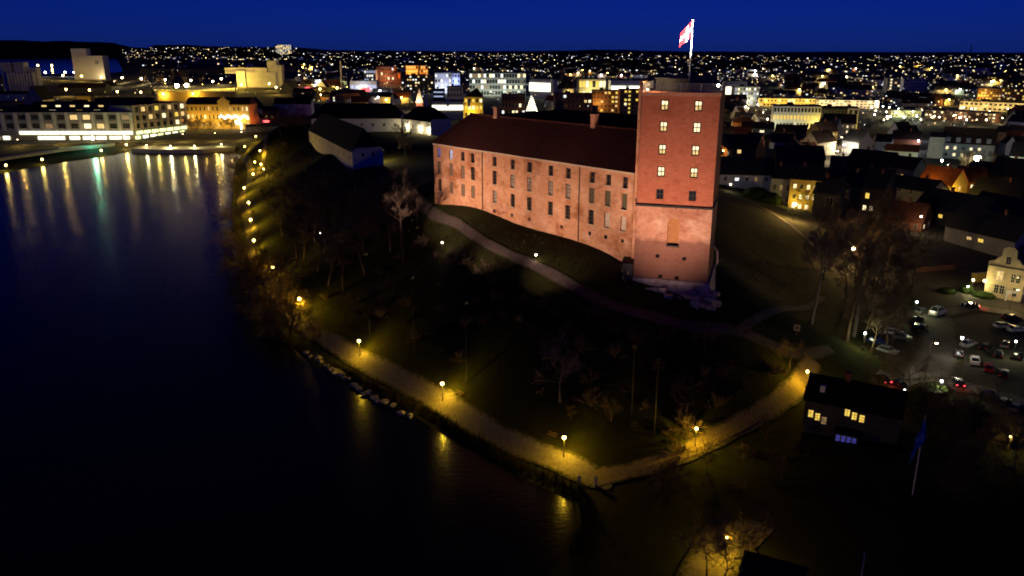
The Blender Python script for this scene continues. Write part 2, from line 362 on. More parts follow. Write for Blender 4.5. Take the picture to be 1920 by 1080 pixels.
az = np.concatenate([np.linspace(-180,-50,40)[:-1], np.linspace(-50,50,440), np.linspace(50,180,40)[1:-1]])
rr = np.concatenate([[8,20,35], np.geomspace(48, 700, 190), np.geomspace(712, 14000, 130)])
AZ, RR = np.meshgrid(np.radians(az), rr, indexing='ij')
GX, GY = RR*np.sin(AZ), RR*np.cos(AZ); GZ = height(GX, GY)
na, nr = AZ.shape
_azr = np.radians(az); _GZc = np.concatenate([GZ, GZ[:1]], 0); _azc = np.concatenate([_azr, [_azr[0]+2*math.pi]])
def height_fast(x, y):
    """the same ground, read back from the built mesh grid"""
    x = np.asarray(x, float); y = np.asarray(y, float)
    a = np.arctan2(x, y); q = np.clip(np.hypot(x, y), rr[0], rr[-1]-1)
    i = np.clip(np.searchsorted(_azc, a, side='right')-1, 0, len(_azc)-2); k = np.clip(np.searchsorted(rr, q, side='right')-1, 0, nr-2)
    u = (a-_azc[i])/(_azc[i+1]-_azc[i]); v = (q-rr[k])/(rr[k+1]-rr[k])
    return (_GZc[i,k]*(1-u)+_GZc[i+1,k]*u)*(1-v) + (_GZc[i,k+1]*(1-u)+_GZc[i+1,k+1]*u)*v
height = height_fast
idx = np.arange(na*nr).reshape(na, nr); nxt = np.roll(idx, -1, 0)
quads = np.stack([idx[:, :-1], nxt[:, :-1], nxt[:, 1:], idx[:, 1:]], -1).reshape(-1, 4)[:, ::-1]
me = bpy.data.meshes.new("terrain"); me.from_pydata(np.stack([GX,GY,GZ],-1).reshape(-1,3).tolist(), [], quads.tolist())
me.polygons.foreach_set("use_smooth", [True]*len(me.polygons))
at = me.attributes.new("urban", 'FLOAT', 'POINT')
urb = (sstep(70,110,GX)*sstep(80,140,GY) + sstep(520,580,GY))*(1 - sstep(1800,3500,RR)); at.data.foreach_set("value", np.clip(urb,0,1).ravel().astype(np.float32))
m = bpy.data.materials.new("winter_grass_and_streets"); m.use_nodes = True; t = m.node_tree; b = t.nodes["Principled BSDF"]; b.inputs["Roughness"].default_value = .95; b.inputs["Specular IOR Level"].default_value = .1
def _noise(scale, det=6):
    tc = t.nodes.new("ShaderNodeTexCoord"); n = t.nodes.new("ShaderNodeTexNoise"); n.inputs["Scale"].default_value = scale; n.inputs["Detail"].default_value = det; n.inputs["Roughness"].default_value = .7
    t.links.new(tc.outputs["Object"], n.inputs["Vector"]); return n
n1 = _noise(.35); n2 = _noise(.05); r1 = t.nodes.new("ShaderNodeValToRGB"); e = r1.color_ramp.elements
e[0].position = .3; e[0].color = (.017,.014,.006,1); e[1].position = .7; e[1].color = (.030,.039,.006,1)
t.links.new(n1.outputs["Fac"], r1.inputs[0])
mx0 = t.nodes.new("ShaderNodeMix"); mx0.data_type = 'RGBA'; mx0.inputs[7].default_value = (.019,.017,.007,1)
mr0 = t.nodes.new("ShaderNodeMapRange"); mr0.inputs[1].default_value = .45; mr0.inputs[2].default_value = .6
t.links.new(n2.outputs["Fac"], mr0.inputs[0]); t.links.new(mr0.outputs[0], mx0.inputs[0]); t.links.new(r1.outputs[0], mx0.inputs[6])
mx1 = t.nodes.new("ShaderNodeMix"); mx1.data_type = 'RGBA'; mx1.inputs[7].default_value = (.06,.055,.05,1)
an = t.nodes.new("ShaderNodeAttribute"); an.attribute_name = "urban"; t.links.new(an.outputs["Fac"], mx1.inputs[0]); t.links.new(mx0.outputs[2], mx1.inputs[6])
t.links.new(mx1.outputs[2], b.inputs["Base Color"])
bp = t.nodes.new("ShaderNodeBump"); bp.inputs["Strength"].default_value = .5; bp.inputs["Distance"].default_value = .3; t.links.new(n1.outputs["Fac"], bp.inputs["Height"]); t.links.new(bp.outputs[0], b.inputs["Normal"])
me.materials.append(m)
terrain = bpy.data.objects.new("terrain", me); COL.objects.link(terrain); tag(terrain, "dark winter grass slopes and town ground running to the far hills", "ground", kind="structure")
mb = MB(); mb.face([(p.x, p.y, 0) for p in LAKE]); o = mb.build("lake_water", M['lake']); tag(o, "dark blue castle lake with lamp reflections", "lake", kind="structure")
mb = MB(); mb.face([(-7500,1800,0),(-900,2400,0),(-900,9000,0),(-9500,9000,0)]); o = mb.build("fjord_water", M['fjord']); tag(o, "blue fjord water below the far hills", "water", kind="structure")

def strip(name, pts, width, material, lift=.18, step=1.5, label=None, cat=None, thing=False):
    """a path or road draped over the ground"""
    P = [Vector(p).to_2d() for p in pts]; fine = []
    def cr(p0,p1,p2,p3,u): return .5*((2*p1)+(p2-p0)*u+(2*p0-5*p1+4*p2-p3)*u*u+(3*p1-p0-3*p2+p3)*u**3)
    for i in range(len(P)-1):
        p0, p1, p2, p3 = P[max(i-1,0)], P[i], P[i+1], P[min(i+2,len(P)-1)]; n = max(2, int((p2-p1).length/step))
        fine += [cr(p0,p1,p2,p3,k/n) for k in range(n)]
    fine.append(P[-1]); mb = MB(); nc = 7
    rows = []
    for i, p in enumerate(fine):
        t_ = (fine[min(i+1,len(fine)-1)] - fine[max(i-1,0)]).normalized(); nn = Vector((-t_.y, t_.x))
        wv = width*(1 + .06*math.sin(i*.9))
        qs = [p + nn*wv*(k/(nc-1)-.5) for k in range(nc)]
        zs = height(np.array([q.x for q in qs]), np.array([q.y for q in qs]))
        rows.append([(q.x, q.y, float(z)+lift) for q, z in zip(qs, zs)])
    V = [v for r_ in rows for v in r_]
    Fc = [(i*nc+k, i*nc+k+1, (i+1)*nc+k+1, (i+1)*nc+k) for i in range(len(rows)-1) for k in range(nc-1)]
    mb.mesh(V, [f[::-1] for f in Fc]); o = mb.build(name, material, smooth=True)
    at_ = o.data.attributes.new('edge', 'FLOAT', 'POINT'); at_.data.foreach_set('value', [abs(k/(nc-1)-.5)*2 for _r in rows for k in range(nc)])
    # make it face up
    if o.data.polygons[0].normal.z < 0:
        o.data.flip_normals()
    return tag(o, label, cat, kind="structure")
strip("lakeside_path", [atz(*p) for p in LAKE_WALK], 4.4, M['gravel'], label="gravel promenade along the castle lake shore", cat="path")
strip("upper_path", [atz(*p) for p in UPPER_WALK], 2.5, M['gravel_dark'], label="narrow path on the mound below the castle wall", cat="path")
strip("boardwalk_path", [atz(*p) for p in BOARD], 4.2, M['planks'], .22, 1.0, label="plank covered path climbing from the gate to the house", cat="path")
strip("branch_path", [atz(*p) for p in ((1385,622,15.3),(1450,600,13.6),(1510,568,12.2),(1545,540,11.5))], 1.8, M['gravel_dark'], .22, label="faint side path branching from the upper walk", cat="path")
strip("garden_path", [atz(*p) for p in ((1385,362,18),(1440,395,16),(1500,437,14),(1540,470,12.5))], 1.6, M['gravel'], label="footpath along the foot of the town gardens", cat="path")
strip("park_ring_path", [atz(*p) for p in ((505,285,7),(485,315,5),(480,330,5),(500,300,6))][:3], 3.0, M['gravel'], label="short path joining the lakeside lamps", cat="path")

# ------------------------------------------------------------------ the castle
def spot(parent, loc, target, power, color, angle=75, blend=.6, radius=.3):
    l = bpy.data.lights.new("flood", 'SPOT'); l.energy = power; l.color = color; l.spot_size = R(angle); l.spot_blend = blend; l.shadow_soft_size = radius
    o = bpy.data.objects.new("flood_light", l); COL.objects.link(o); o.parent = parent
    o.location = loc; d = Vector(target) - Vector(loc); o.rotation_mode = 'QUATERNION'; o.rotation_quaternion = d.to_track_quat('-Z', 'Y'); return o
def point(parent, loc, power, color, radius=.2):
    l = bpy.data.lights.new("bulb_or_fill", 'POINT'); l.energy = power; l.color = color; l.shadow_soft_size = radius
    o = bpy.data.objects.new("bulb_or_fill", l); COL.objects.link(o); o.parent = parent; o.location = loc; return o  # serves real lamps and fixtureless fills added before house fronts

def pierced_wall(mb, x0, x1, z0, z1, holes, depth=.45, y=0.0, mi=0):
    """a wall plane (facing -y) with real window openings and their reveals; holes are (xa, xb, za, zb)"""
    xs = sorted({x0, x1} | {h[0] for h in holes} | {h[1] for h in holes}); zs = sorted({z0, z1} | {h[2] for h in holes} | {h[3] for h in holes})
    for i in range(len(xs)-1):
        for k in range(len(zs)-1):
            cx, cz = (xs[i]+xs[i+1])/2, (zs[k]+zs[k+1])/2
            if any(h[0] < cx < h[1] and h[2] < cz < h[3] for h in holes): continue
            mb.face([(xs[i],y,zs[k]),(xs[i+1],y,zs[k]),(xs[i+1],y,zs[k+1]),(xs[i],y,zs[k+1])], mi)
    for a, b_, c, d in holes:
        e = y + depth
        mb.face([(a,y,c),(b_,y,c),(b_,e,c),(a,e,c)], mi); mb.face([(a,e,d),(b_,e,d),(b_,y,d),(a,y,d)], mi)
        mb.face([(a,y,c),(a,e,c),(a,e,d),(a,y,d)], mi); mb.face([(b_,e,c),(b_,y,c),(b_,y,d),(b_,e,d)], mi)

def cross_window(w, h, nx, nz, bar=.09, t=.1):
    """frame bars of a casement, front at y=0"""
    mb = MB(); x0, x1 = -w/2, w/2
    mb.box(x0, x1, 0, t, 0, bar); mb.box(x0, x1, 0, t, h-bar, h); mb.box(x0, x0+bar, 0, t, bar, h-bar); mb.box(x1-bar, x1, 0, t, bar, h-bar)
    for i in range(1, nx): mb.box(x0+w*i/nx-bar*.4, x0+w*i/nx+bar*.4, .01, t-.01, bar, h-bar)
    for k in range(1, nz): mb.box(x0+bar, x1-bar, .016, t-.016, h*k/nz-bar*.4, h*k/nz+bar*.4)
    return mb

WA, WB = Vector((-20.6, 209.1, 0)), Vector((25.1, 156.0, 0))
wdir = (WB-WA).normalized(); wnrm = Vector((-wdir.y, wdir.x, 0)); wang = math.atan2(wdir.y, wdir.x); WL = (WB-WA).length
def to_wing(px, py):
    p = onplane(px, py, WA, wnrm); q = p - WA; return q.dot(wdir), p.z
EAVE, ZB = 44.6, 22.0
wing = empty("castle_wing", (WA.x, WA.y, 0), wang)
tag(wing, "long floodlit pink castle wing with three rows of windows and a brown tiled roof", "castle wing")
cols2 = [(824,310),(846,316),(868,322),(887,326),(927,335),(961,340),(992,345),(1032,352),(1065,358),(1109,367),(1139,372),(1171,377)]
row1 = [(823,285),(846,286),(868,292),(886,296),(927.5,304),(961.5,309),(993,314),(1033,320),(1066,325),(1111,332),(1140,337),(1172,342)]
row3 = [(824,342),(846,348),(868,356),(887,362),(928,371),(961,377),(993,383),(1032,391),(1064,398),(1108,407),(1139,412),(1168,417)]
cellar = [(927,399),(960,405),(992,412),(1053,427),(1106,436),(1136,442),(1167,448)]
sx_ = [(to_wing(*a)[0]+to_wing(*b_)[0]+to_wing(*c)[0])/3 for a, b_, c in zip(cols2, row1, row3)]
zr = [sum(to_wing(*p)[1] for p in r_[4:])/8 for r_ in (row1, cols2, row3)]
# kinds: d dark casement, w white barred, s shutter, b blind, u violet lit, i icy lit, n walled niche
kinds = ["uiddddddddds"[:12], "nnnddwwwwsss", "dnnnwdddddbb"]
kinds[0] = "uidddddddddd"
dims = [(1.5, 2.3), (1.55, 3.3), (1.55, 3.1)]
holes = []; wins = []
for r_ in range(3):
    for c_ in range(12):
        w_, h_ = dims[r_]
        if c_ < 2: w_ *= 1.0
        holes.append((sx_[c_]-w_/2, sx_[c_]+w_/2, zr[r_]-h_/2, zr[r_]+h_/2)); wins.append((sx_[c_], zr[r_]-h_/2, w_, h_, kinds[r_][c_]))
cel = [to_wing(*p) for p in cellar]; cz_ = sum(p[1] for p in cel)/len(cel)
choles = [(p[0]-.4, p[0]+.4, cz_-.4, cz_+.4) for p in cel]
WD = 13.0
mb = MB(); pierced_wall(mb, 0, WL, ZB, EAVE, holes+choles, .55)
mb.face([(0,0,ZB),(0,0,EAVE),(0,WD,EAVE),(0,WD,ZB)]); mb.face([(WL,0,ZB),(WL,WD,ZB),(WL,WD,EAVE),(WL,0,EAVE)]); mb.face([(WL,WD,ZB),(0,WD,ZB),(0,WD,EAVE),(WL,WD,EAVE)])
wall = mb.build("wall", M['wing'], wing)
for x_, z_, w_, h_, k in wins:
    if k == 'n':
        mb = MB(); mb.box(-w_/2, w_/2, 0, .2, 0, h_); f = mb.build("walled_up_window", M['walled'], wing); f.location = (x_, .12, z_); continue
    nz = 2 if h_ < 2.5 else 4
    f = cross_window(w_, h_, 2, nz, .1).build("window", M['shutter'] if k in 's' else (M['window_frame'] if k in 'wbui' else M['wood']), wing); f.location = (x_, .32, z_)
    mb = MB(); mb.box(-w_/2+.1, w_/2-.1, .06, .09, .1, h_-.1)
    mb.build("blind" if k in 'bw' else ("shutter_leaf" if k == 's' else "pane"), {'u': M['win_blue'], 'i': M['win_ice'], 'b': M['blind'], 's': M['shutter'], 'w': M['brown_wall']}.get(k, M['glass_dark']), f)
    mb = MB(); mb.box(-w_/2-.08, w_/2+.08, -.40, -.004, -.14, 0); mb.build("sill", M['blind'], f)
for p in cel:
    mb = MB(); mb.box(p[0]-.4, p[0]+.4, .3, .35, cz_-.4, cz_+.4); mb.build("cellar_vent", M['opening'], wing)
for px, py in ((905,340),(1086,390)):
    s_, _z = to_wing(px, py); mb = MB(); mb.tube([(s_,-.16,26),(s_,-.16,EAVE-.5)], [.09,.09], 8); mb.build("downpipe", M['ledge'], wing)
mb = MB(); mb.box(0, WL, -.22, -.003, EAVE-.45, EAVE-.08); mb.build("cornice", M['blind'], wing)
# hipped roof
RZ = 52.2
rf = MB(); ov = .6; hip = 7.5
e0, e1, r0_, r1_ = (-ov,-ov,EAVE), (WL-1,-ov,EAVE), (hip, WD/2, RZ), (WL+2, WD/2, RZ)
rf.face([e0, e1, r1_, r0_]); rf.face([(WL-1,WD+ov,EAVE), (-ov,WD+ov,EAVE), r0_, r1_]); rf.face([(-ov,WD+ov,EAVE), e0, r0_]); rf.face([e1,(WL-1,WD+ov,EAVE), r1_])
rf.face([e0,(-ov,WD+ov,EAVE),(WL-1,WD+ov,EAVE),e1])
roof = rf.build("roof", M['castle_roof'], wing)
mb = MB(); mb.tube([(hip,WD/2,RZ+.02),(WL+2,WD/2,RZ+.02)], [.22,.22], 8); mb.build("ridge_tiles", M['tile_roof'], roof)
for px, py, hh in ((931,219,2.0),(1114,238,2.2)):
    p = onplane(px, py, WA + wnrm*(WD/2), wnrm) - WA; s_ = p.dot(wdir)
    mb = MB(); mb.box(s_-.65, s_+.65, WD/2-.5, WD/2+.5, RZ-1.2, RZ+hh); mb.box(s_-.8, s_+.8, WD/2-.65, WD/2+.65, RZ+hh, RZ+hh+.25); mb.build("chimney", M['wing'], roof)

def plain_wing(name, o, ang, L_, D_, z0, ze, zr_, wallm, roofm, label, hipl=0., hipr=0.):
    t_ = empty(name, (o[0], o[1], 0), ang); tag(t_, label, "castle wing")
    mb = MB(); mb.box(0, L_, 0, D_, z0, ze); mb.build("wall", wallm, t_)
    mb = MB(); a, b_, c, d = (-.5,-.5,ze+.01), (L_+.5,-.5,ze+.01), (L_+.5,D_+.5,ze+.01), (-.5,D_+.5,ze+.01); p, q = (hipl, D_/2, zr_), (L_-hipr, D_/2, zr_)
    mb.face([a,b_,q,p]); mb.face([c,d,p,q]); mb.face([d,a,p]); mb.face([b_,c,q]); mb.face([a,d,c,b_]); mb.build("roof", roofm, t_); return t_
q = WA + wnrm*39 + wdir*(-2)
t_ = plain_wing("castle_wing", q, wang, 55, 13, 22, 42.5, 51.2, M['brown_wall'], M['dark_roof'], "unlit rear castle wing whose black roof shows above the pink wing's ridge", 0, 0)
mb = MB(); mb.box(16,17.2,6,7,50,53); mb.build("chimney", M['brown_wall'], t_)
q = WA + wdir*12.5 + wnrm*13.5
t_ = plain_wing("castle_wing", q, wang+math.pi/2, 27, 12, 22, 43.2, 51.6, M['brown_wall'], M['castle_roof'], "short castle cross wing with dark hipped roof behind the left end of the pink wing")
mb = MB(); mb.box(25,26.4,5.2,6.6,50,54.2); mb.build("chimney", M['brown_wall'], t_)

# --- the tower
TY = R(18); TL = Vector((24.6, 154.0, 0)); tu = Vector((math.cos(TY), -math.sin(TY), 0)); tn = Vector((math.sin(TY), math.cos(TY), 0)); TW = 14.5
def to_tower(px, py):
    p = onplane(px, py, TL, tn); q = p - TL; return q.dot(tu), p.z
tower = empty("castle_tower", (TL.x, TL.y, 0), -TY); tag(tower, "tall square red brick tower with paired lit windows and a flag on top", "tower")
T0, TLED, TTOP, TD = 24.0, 38.9, 60.2, 14.0
tw = [(1247,197),(1310,199),(1244.5,237),(1307,240),(1242,280),(1304,283),(1239,321),(1301,325),(1236,364),(1297.5,367)]
ts = [to_tower(*p) for p in tw]
xl = sum(ts[i][0] for i in range(0,10,2))/5; xr = sum(ts[i][0] for i in range(1,10,2))/5
twz = [(ts[2*i][1]+ts[2*i+1][1])/2 for i in range(5)]
th = [(x_-.72, x_+.72, z_-.98, z_+.98) for z_ in twz for x_ in (xl, xr)]
mb = MB(); pierced_wall(mb, 0, TW, TLED, TTOP, th, .4)
mb.face([(0,0,TLED),(0,0,TTOP),(0,TD,TTOP),(0,TD,TLED)]); mb.face([(TW,0,TLED),(TW,TD,TLED),(TW,TD,TTOP),(TW,0,TTOP)]); mb.face([(TW,TD,TLED),(0,TD,TLED),(0,TD,TTOP),(TW,TD,TTOP)]); mb.face([(0,0,TTOP),(TW,0,TTOP),(TW,TD,TTOP),(0,TD,TTOP)])
mb.build("upper_wall", M['tower_top'], tower)
nx_, nz0 = to_tower(1261,460); _, nz1 = to_tower(1262,409); nw = 1.15
sm = [to_tower(*p) for p in ((1233,480),(1283,485),(1238,518),(1269,521))]
sh_ = [(x_-.38, x_+.38, z_-.36, z_+.36) for x_, z_ in sm]
mb = MB(); pierced_wall(mb, -.06, TW+.06, T0-3, TLED-.35, [(nx_-nw, nx_+nw, nz0, nz1)] + sh_, .8, y=-.06)
mb.face([(-.06,-.06,T0-3),(-.06,-.06,TLED-.35),(-.06,TD,TLED-.35),(-.06,TD,T0-3)]); mb.face([(TW+.06,-.06,T0-3),(TW+.06,TD,T0-3),(TW+.06,TD,TLED-.35),(TW+.06,-.06,TLED-.35)]); mb.face([(-.06,-.06,TLED-.35),(TW+.06,-.06,TLED-.35),(TW+.06,TD,TLED-.35),(-.06,TD,TLED-.35)])
mb.build("lower_wall", M['tower_low'], tower)
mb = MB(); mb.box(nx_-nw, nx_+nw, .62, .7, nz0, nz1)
# spandrels turning the niche head into a round arch
n_ = 10
for sgn in (-1, 1):
    pts = [(nx_+sgn*nw, -.055, nz1)] + [(nx_+sgn*nw*math.cos(math.pi/2*i/n_), -.055, nz1-nw+nw*math.sin(math.pi/2*i/n_)) for i in range(n_+1)]
    mb.face(pts if sgn < 0 else pts[::-1], 1)
mb.box(nx_-nw-.1, nx_+nw+.1, -.2, .62, nz0-.3, nz0, 2)
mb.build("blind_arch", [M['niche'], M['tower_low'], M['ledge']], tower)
for x_, z_ in sm:
    mb = MB(); mb.box(x_-.38, x_+.38, .2, .26, z_-.36, z_+.36); mb.build("wall_opening", M['opening'], tower)
mb = MB(); mb.box(-.3, TW+.3, -.35, TD, TLED-.34, TLED-.004); mb.build("string_course", M['ledge'], tower)
k = 0
for z_ in twz:
    for x_ in (xl, xr):
        lit = k < 8
        f = cross_window(1.44, 1.96, 2, 2, .20, .12).build("window", M['metal_dark'], tower); f.location = (x_, .2, z_-.98)
        mb = MB()
        mb.box(-.6, .6, .07, .1, .98, 1.84); mb.box(-.6, .6, .07, .1, .12, .98, 1); mb.build("pane", [M['win_cream'], M['win_warm'] if k not in (3,6) else M['win_cream']] if lit else [M['glass_dark']]*2, f); k += 1
# slim stair strip on the left flank, a little proud of the tower
mb = MB(); mb.box(-.75, -.07, 1.0, 7.5, T0-2, TTOP+2.0); mb.build("corner_strip", M['wing'], tower)
# battered plinth of rough blocks
mb = MB()
lo, hi = 19.0, T0-.05
b0 = [(-1.2,-1.6),(TW+2.2,-1.9),(TW+2.0,TD),(-1.2,TD)]; b1 = [(-.5,-.35),(TW+.55,-.35),(TW+.5,TD),(-.5,TD)]
V = [(x_,y_,lo) for x_,y_ in b0] + [(x_,y_,hi) for x_,y_ in b1]
mb.mesh(V, [(0,1,5,4),(1,2,6,5),(2,3,7,6),(3,0,4,7),(4,5,6,7)])
rr_ = random.Random(4)
for i in range(46):
    x_ = rr_.uniform(-1.2, TW+2.4); z_ = rr_.uniform(19.6, 22.4); s_ = rr_.uniform(.35,.95); y_ = -1.75 - rr_.uniform(0,.6) + (z_-19)*.25
    Mx = Matrix.Translation((x_,y_,z_)) @ Matrix.Rotation(rr_.uniform(-.25,.25),4,'Y') @ Matrix.Rotation(rr_.uniform(-.3,.3),4,'Z')
    mb.box(-s_,s_,-.5,.5,-s_*.5,s_*.5,0,Mx)
for x_ in (6.6, 11.8): mb.box(x_, x_+1.7, -3.0, -1.2, 18.6, 21.6)
mb.build("plinth", M['plinth'], tower)
mb = MB(); mb.tube([(TW+.1,4,31.2),(TW+1.3,3.8,29.6),(TW+1.5,3.8,27.4),(TW+.9,4,25.8)], [.22,.24,.24,.22], 8); mb.build("buttress_rib", M['blind'], tower)
mb = MB()   # little brick lean-to in the corner between wing and tower
mb.box(-2.2,-.1,-1.0,1.6,20.5,26.8); mb.face([(-2.4,-1.2,26.9),(-.1,-1.2,26.9),(-.1,1.7,27.6),(-2.4,1.7,27.6)],1); mb.build("corner_porch", [M['dark_wall'], M['ledge']], tower)
mb = MB(); mb.box(-.15, TW+.15, -.14, -.003, TTOP-.55, TTOP-.2); mb.box(-.2, TW+.2, -.2, -.004, TTOP-.19, TTOP+.12); mb.build("cornice", M['tower_low'], tower)
mb = MB()
for i in range(5): mb.box(TW*i/4-.07+(.1 if i == 0 else -.1 if i == 4 else 0), TW*i/4+.07+(.1 if i == 0 else -.1 if i == 4 else 0), .05, .19, TTOP+.1, TTOP+1.75)
for z_ in (TTOP+.35, TTOP+1.7): mb.box(.1, TW-.1, .09, .15, z_, z_+.07)
for i in range(72): mb.box(.2+i*(TW-.4)/72, .24+i*(TW-.4)/72, .1, .14, TTOP+.42, TTOP+1.7)
for sx2 in (.1, TW-.15):
    for z_ in (TTOP+.35, TTOP+1.7): mb.box(sx2, sx2+.06, .16, TD-.2, z_, z_+.07)
    for i in range(60): mb.box(sx2+.01, sx2+.05, .2+i*(TD-.5)/60, .24+i*(TD-.5)/60, TTOP+.42, TTOP+1.69)
mb.build("railing", M['metal_grey'], tower)
mb = MB(); mb.box(1.6, 6.2, 6.5, 11.5, TTOP+.01, TTOP+2.3); mb.box(4.2, 8.2, 3.6, 6.4, TTOP+.01, TTOP+2.5); mb.box(1.4,6.4,6.3,11.7,TTOP+2.31,TTOP+2.55); mb.build("roof_hut", M['dark_wall'], tower)

# --- flag
fp = TL + tu*7.9 + tn*7.2; fp.z = TTOP+.02
pole_top = aty(1290, 38, fp.y).z
flagpole = empty("flagpole", fp); tag(flagpole, "white flagpole flying a red flag with a white cross on the tower roof", "flagpole")
PH = pole_top - fp.z
mb = MB(); mb.tube([(0,0,0),(0,0,PH*.5),(0,0,PH)], [.14,.12,.08], 10); mb.lathe([(.3,0),(.3,.25),(.16,.3)], 10); mb.build("pole", M['white_pole'], flagpole)
mb = MB(); mb.ball((0,0,PH+.08), .15, 8); mb.build("finial", M['white_pole'], flagpole)
mb = MB(); nx2, nz2 = 24, 15; FW, FH = 3.7, 2.9
def fpt(i, k):
    u, v = i/nx2, k/nz2
    return (-.1 - FW*u*.52, .55*math.sin(u*7+v*1.5)*u + .8*u, PH-.15 - FH*v*(1-.06*u) - 2.15*u**1.15 + .12*math.sin(u*9+1))
for i in range(nx2):
    for k in range(nz2):
        u, v = (i+.5)/nx2, (k+.5)/nz2
        w_ = (.34 < u < .48) or (.42 < v < .58)
        mb.face([fpt(i,k),fpt(i+1,k),fpt(i+1,k+1),fpt(i,k+1)], 1 if w_ else 0)
mb.build("flag", [M['flag_red'], M['flag_white']], flagpole, smooth=True)
# lamps on the tower roof
def roof_lamp(px, py, y, mt, label):
    p = aty(px, py, y); t_ = empty("roof_floodlight", (p.x, p.y, p.z-1.9)); tag(t_, label, "floodlight")
    mb = MB(); mb.tube([(0,0,0),(0,0,1.75)], [.05,.05], 6); mb.build("stand", M['metal_dark'], t_)
    mb = MB(); mb.ball((0,0,1.9), .24, 10); mb.build("lens", mt, t_); return t_
pr_ = TL + tu*(TW-.7) + tn*1.2
t_ = roof_lamp(1347, 160, pr_.y, M['lamp_big'], "bright floodlight on the right corner of the tower parapet")
fl = Vector(fp); fl.z = pole_top - 2.4
spot(t_, (-.5,.2,2.1), tuple(fl - t_.location), 120000, (1,.90,.74), 34, .7, .1)
pl_ = TL + tu*.9 + tn*1.0
t_ = empty("roof_floodlight", (pl_.x, pl_.y, TTOP+.02)); tag(t_, "small floodlight behind the left end of the tower railing", "floodlight")
mb = MB(); mb.tube([(0,0,0),(0,0,.3)], [.05,.05], 6); mb.build("stand", M['metal_dark'], t_); mb = MB(); mb.box(-.2,.2,-.1,.1,.3,.55); mb.build("lens", M['lamp_warm'], t_)
spot(t_, (.3,.2,.7), tuple(fl - t_.location), 60000, (1,.90,.74), 34, .7, .1)
point(t_, (1.2,.6,1.6), 1300, (1,.72,.38), .1)

# --- mast floodlights that light the walls
def floodlight(x, y, z, target, power, label, ang=80, color=(1.0,.66,.46)):
    g = hz(x, y); d = Vector(target) - Vector((x, y, z)); rz = math.atan2(d.y, d.x); h = z - g
    t_ = empty("floodlight_mast", (x, y, g), rz); tag(t_, label, "floodlight", "mast floodlights aimed at the castle")
    mb = MB(); mb.tube([(0,0,-.5),(0,0,h*.5),(0,0,h)], [.10,.08,.06], 8); mb.box(-.04,.04,-.5,.5,h-.1,h-.02); mb.build("mast", M['metal_dark'], t_)
    mb = MB(); Mx = Matrix.Translation((.1,0,h+.22)) @ Matrix.Rotation(-.35,4,'Y'); mb.box(-.2,.16,-.32,.32,-.2,.2,0,Mx); mb.build("housing", M['metal_dark'], t_)
    mb = MB(); mb.box(.165,.2,-.28,.28,-.17,.17,0,Mx); mb.build("lens", M['lens'], t_)
    c, s_ = math.cos(-rz), math.sin(-rz); tl = Vector((d.x*c - d.y*s_, d.x*s_ + d.y*c, d.z + h))
    spot(t_, Vector((.6,0,h+.4)), tl, power, color, ang, 1.0, .12); return t_
for f_, pw, lz, nm in ((.14,48000,25,"facing the far left end of the pink wing"),(.30,46000,24,"facing the pink wing's left downpipe"),(.56,46000,22.5,"facing the middle of the pink wing"),(.82,42000,21.5,"facing the pink wing's right downpipe")):
    q = WA + wdir*(WL*f_) - wnrm*34; tg = WA + wdir*(WL*f_); tg.z = 35
    floodlight(q.x, q.y, lz, tg, pw, "dark floodlight mast on the bank " + nm, 60)
q = TL + tu*5.0 - tn*27; tg = TL + tu*6.8; tg.z = 37.5
floodlight(q.x, q.y, 19, tg, 42000, "dark floodlight mast on the bank straight below the tower", 60, color=(1,.66,.50))
q = TL + tu*9.5 - tn*30; tg = TL + tu*7.2; tg.z = 50
floodlight(q.x, q.y, 18, tg, 54000, "dark floodlight mast on the bank below the tower's right edge", 66, color=(1,.62,.42))

# ------------------------------------------------------------------ lamps
SOD = (1.0,.60,.02); WARM = (1.0,.66,.30); COOL = (.88,.90,1.0); GRN = (.85,1.0,.50)
def post_mesh(h, rg, style):
    post, head = MB(), MB()
    post.lathe([(.11,-.4),(.11,.7),(.06,.75),(.045,h-.35),(.06,h-.3)], 8)
    if style == 'globe':
        post.lathe([(.10,h-.3),(.13,h-.24)], 8); post.lathe([(.02,h+rg*1.7),(rg*1.15,h+rg*1.62),(.03,h+rg*2.2)], 10)
        head.ball((0,0,h-.22+rg), rg, 10)
    else:
        post.tube([(0,0,h-.3),(0,0,h),(.25,0,h+.25),(1.0,0,h+.32)], [.05,.05,.045,.04], 6); post.box(.7,1.5,-.16,.16,h+.26,h+.4)
        head.lathe([(rg*.8,-.14),(rg,0)], 10, 0, (1.1,0,h+.255))
    return post, head
POSTS = {}
def lamp(p, h, style, mt, power, color, label, cat="street lamp", group=None, rg=.24, rz=0., prad=.2, name="street_lamp"):
    key = (round(h,1), style, mt.name, rg)
    if key not in POSTS:
        a, b_ = post_mesh(h, rg, style); POSTS[key] = (a.data("post", [M['metal_dark']]), b_.data("lamp_head", [mt]))
    t_ = empty(name, p, rz); tag(t_, label, cat, group)
    link("post", POSTS[key][0], t_); link("lamp_head", POSTS[key][1], t_)
    if power: point(t_, (1.1 if style == 'arm' else .0, 0 if style == 'arm' else -.45, h-.3 if style == 'globe' else h), power, color, prad)
    return t_
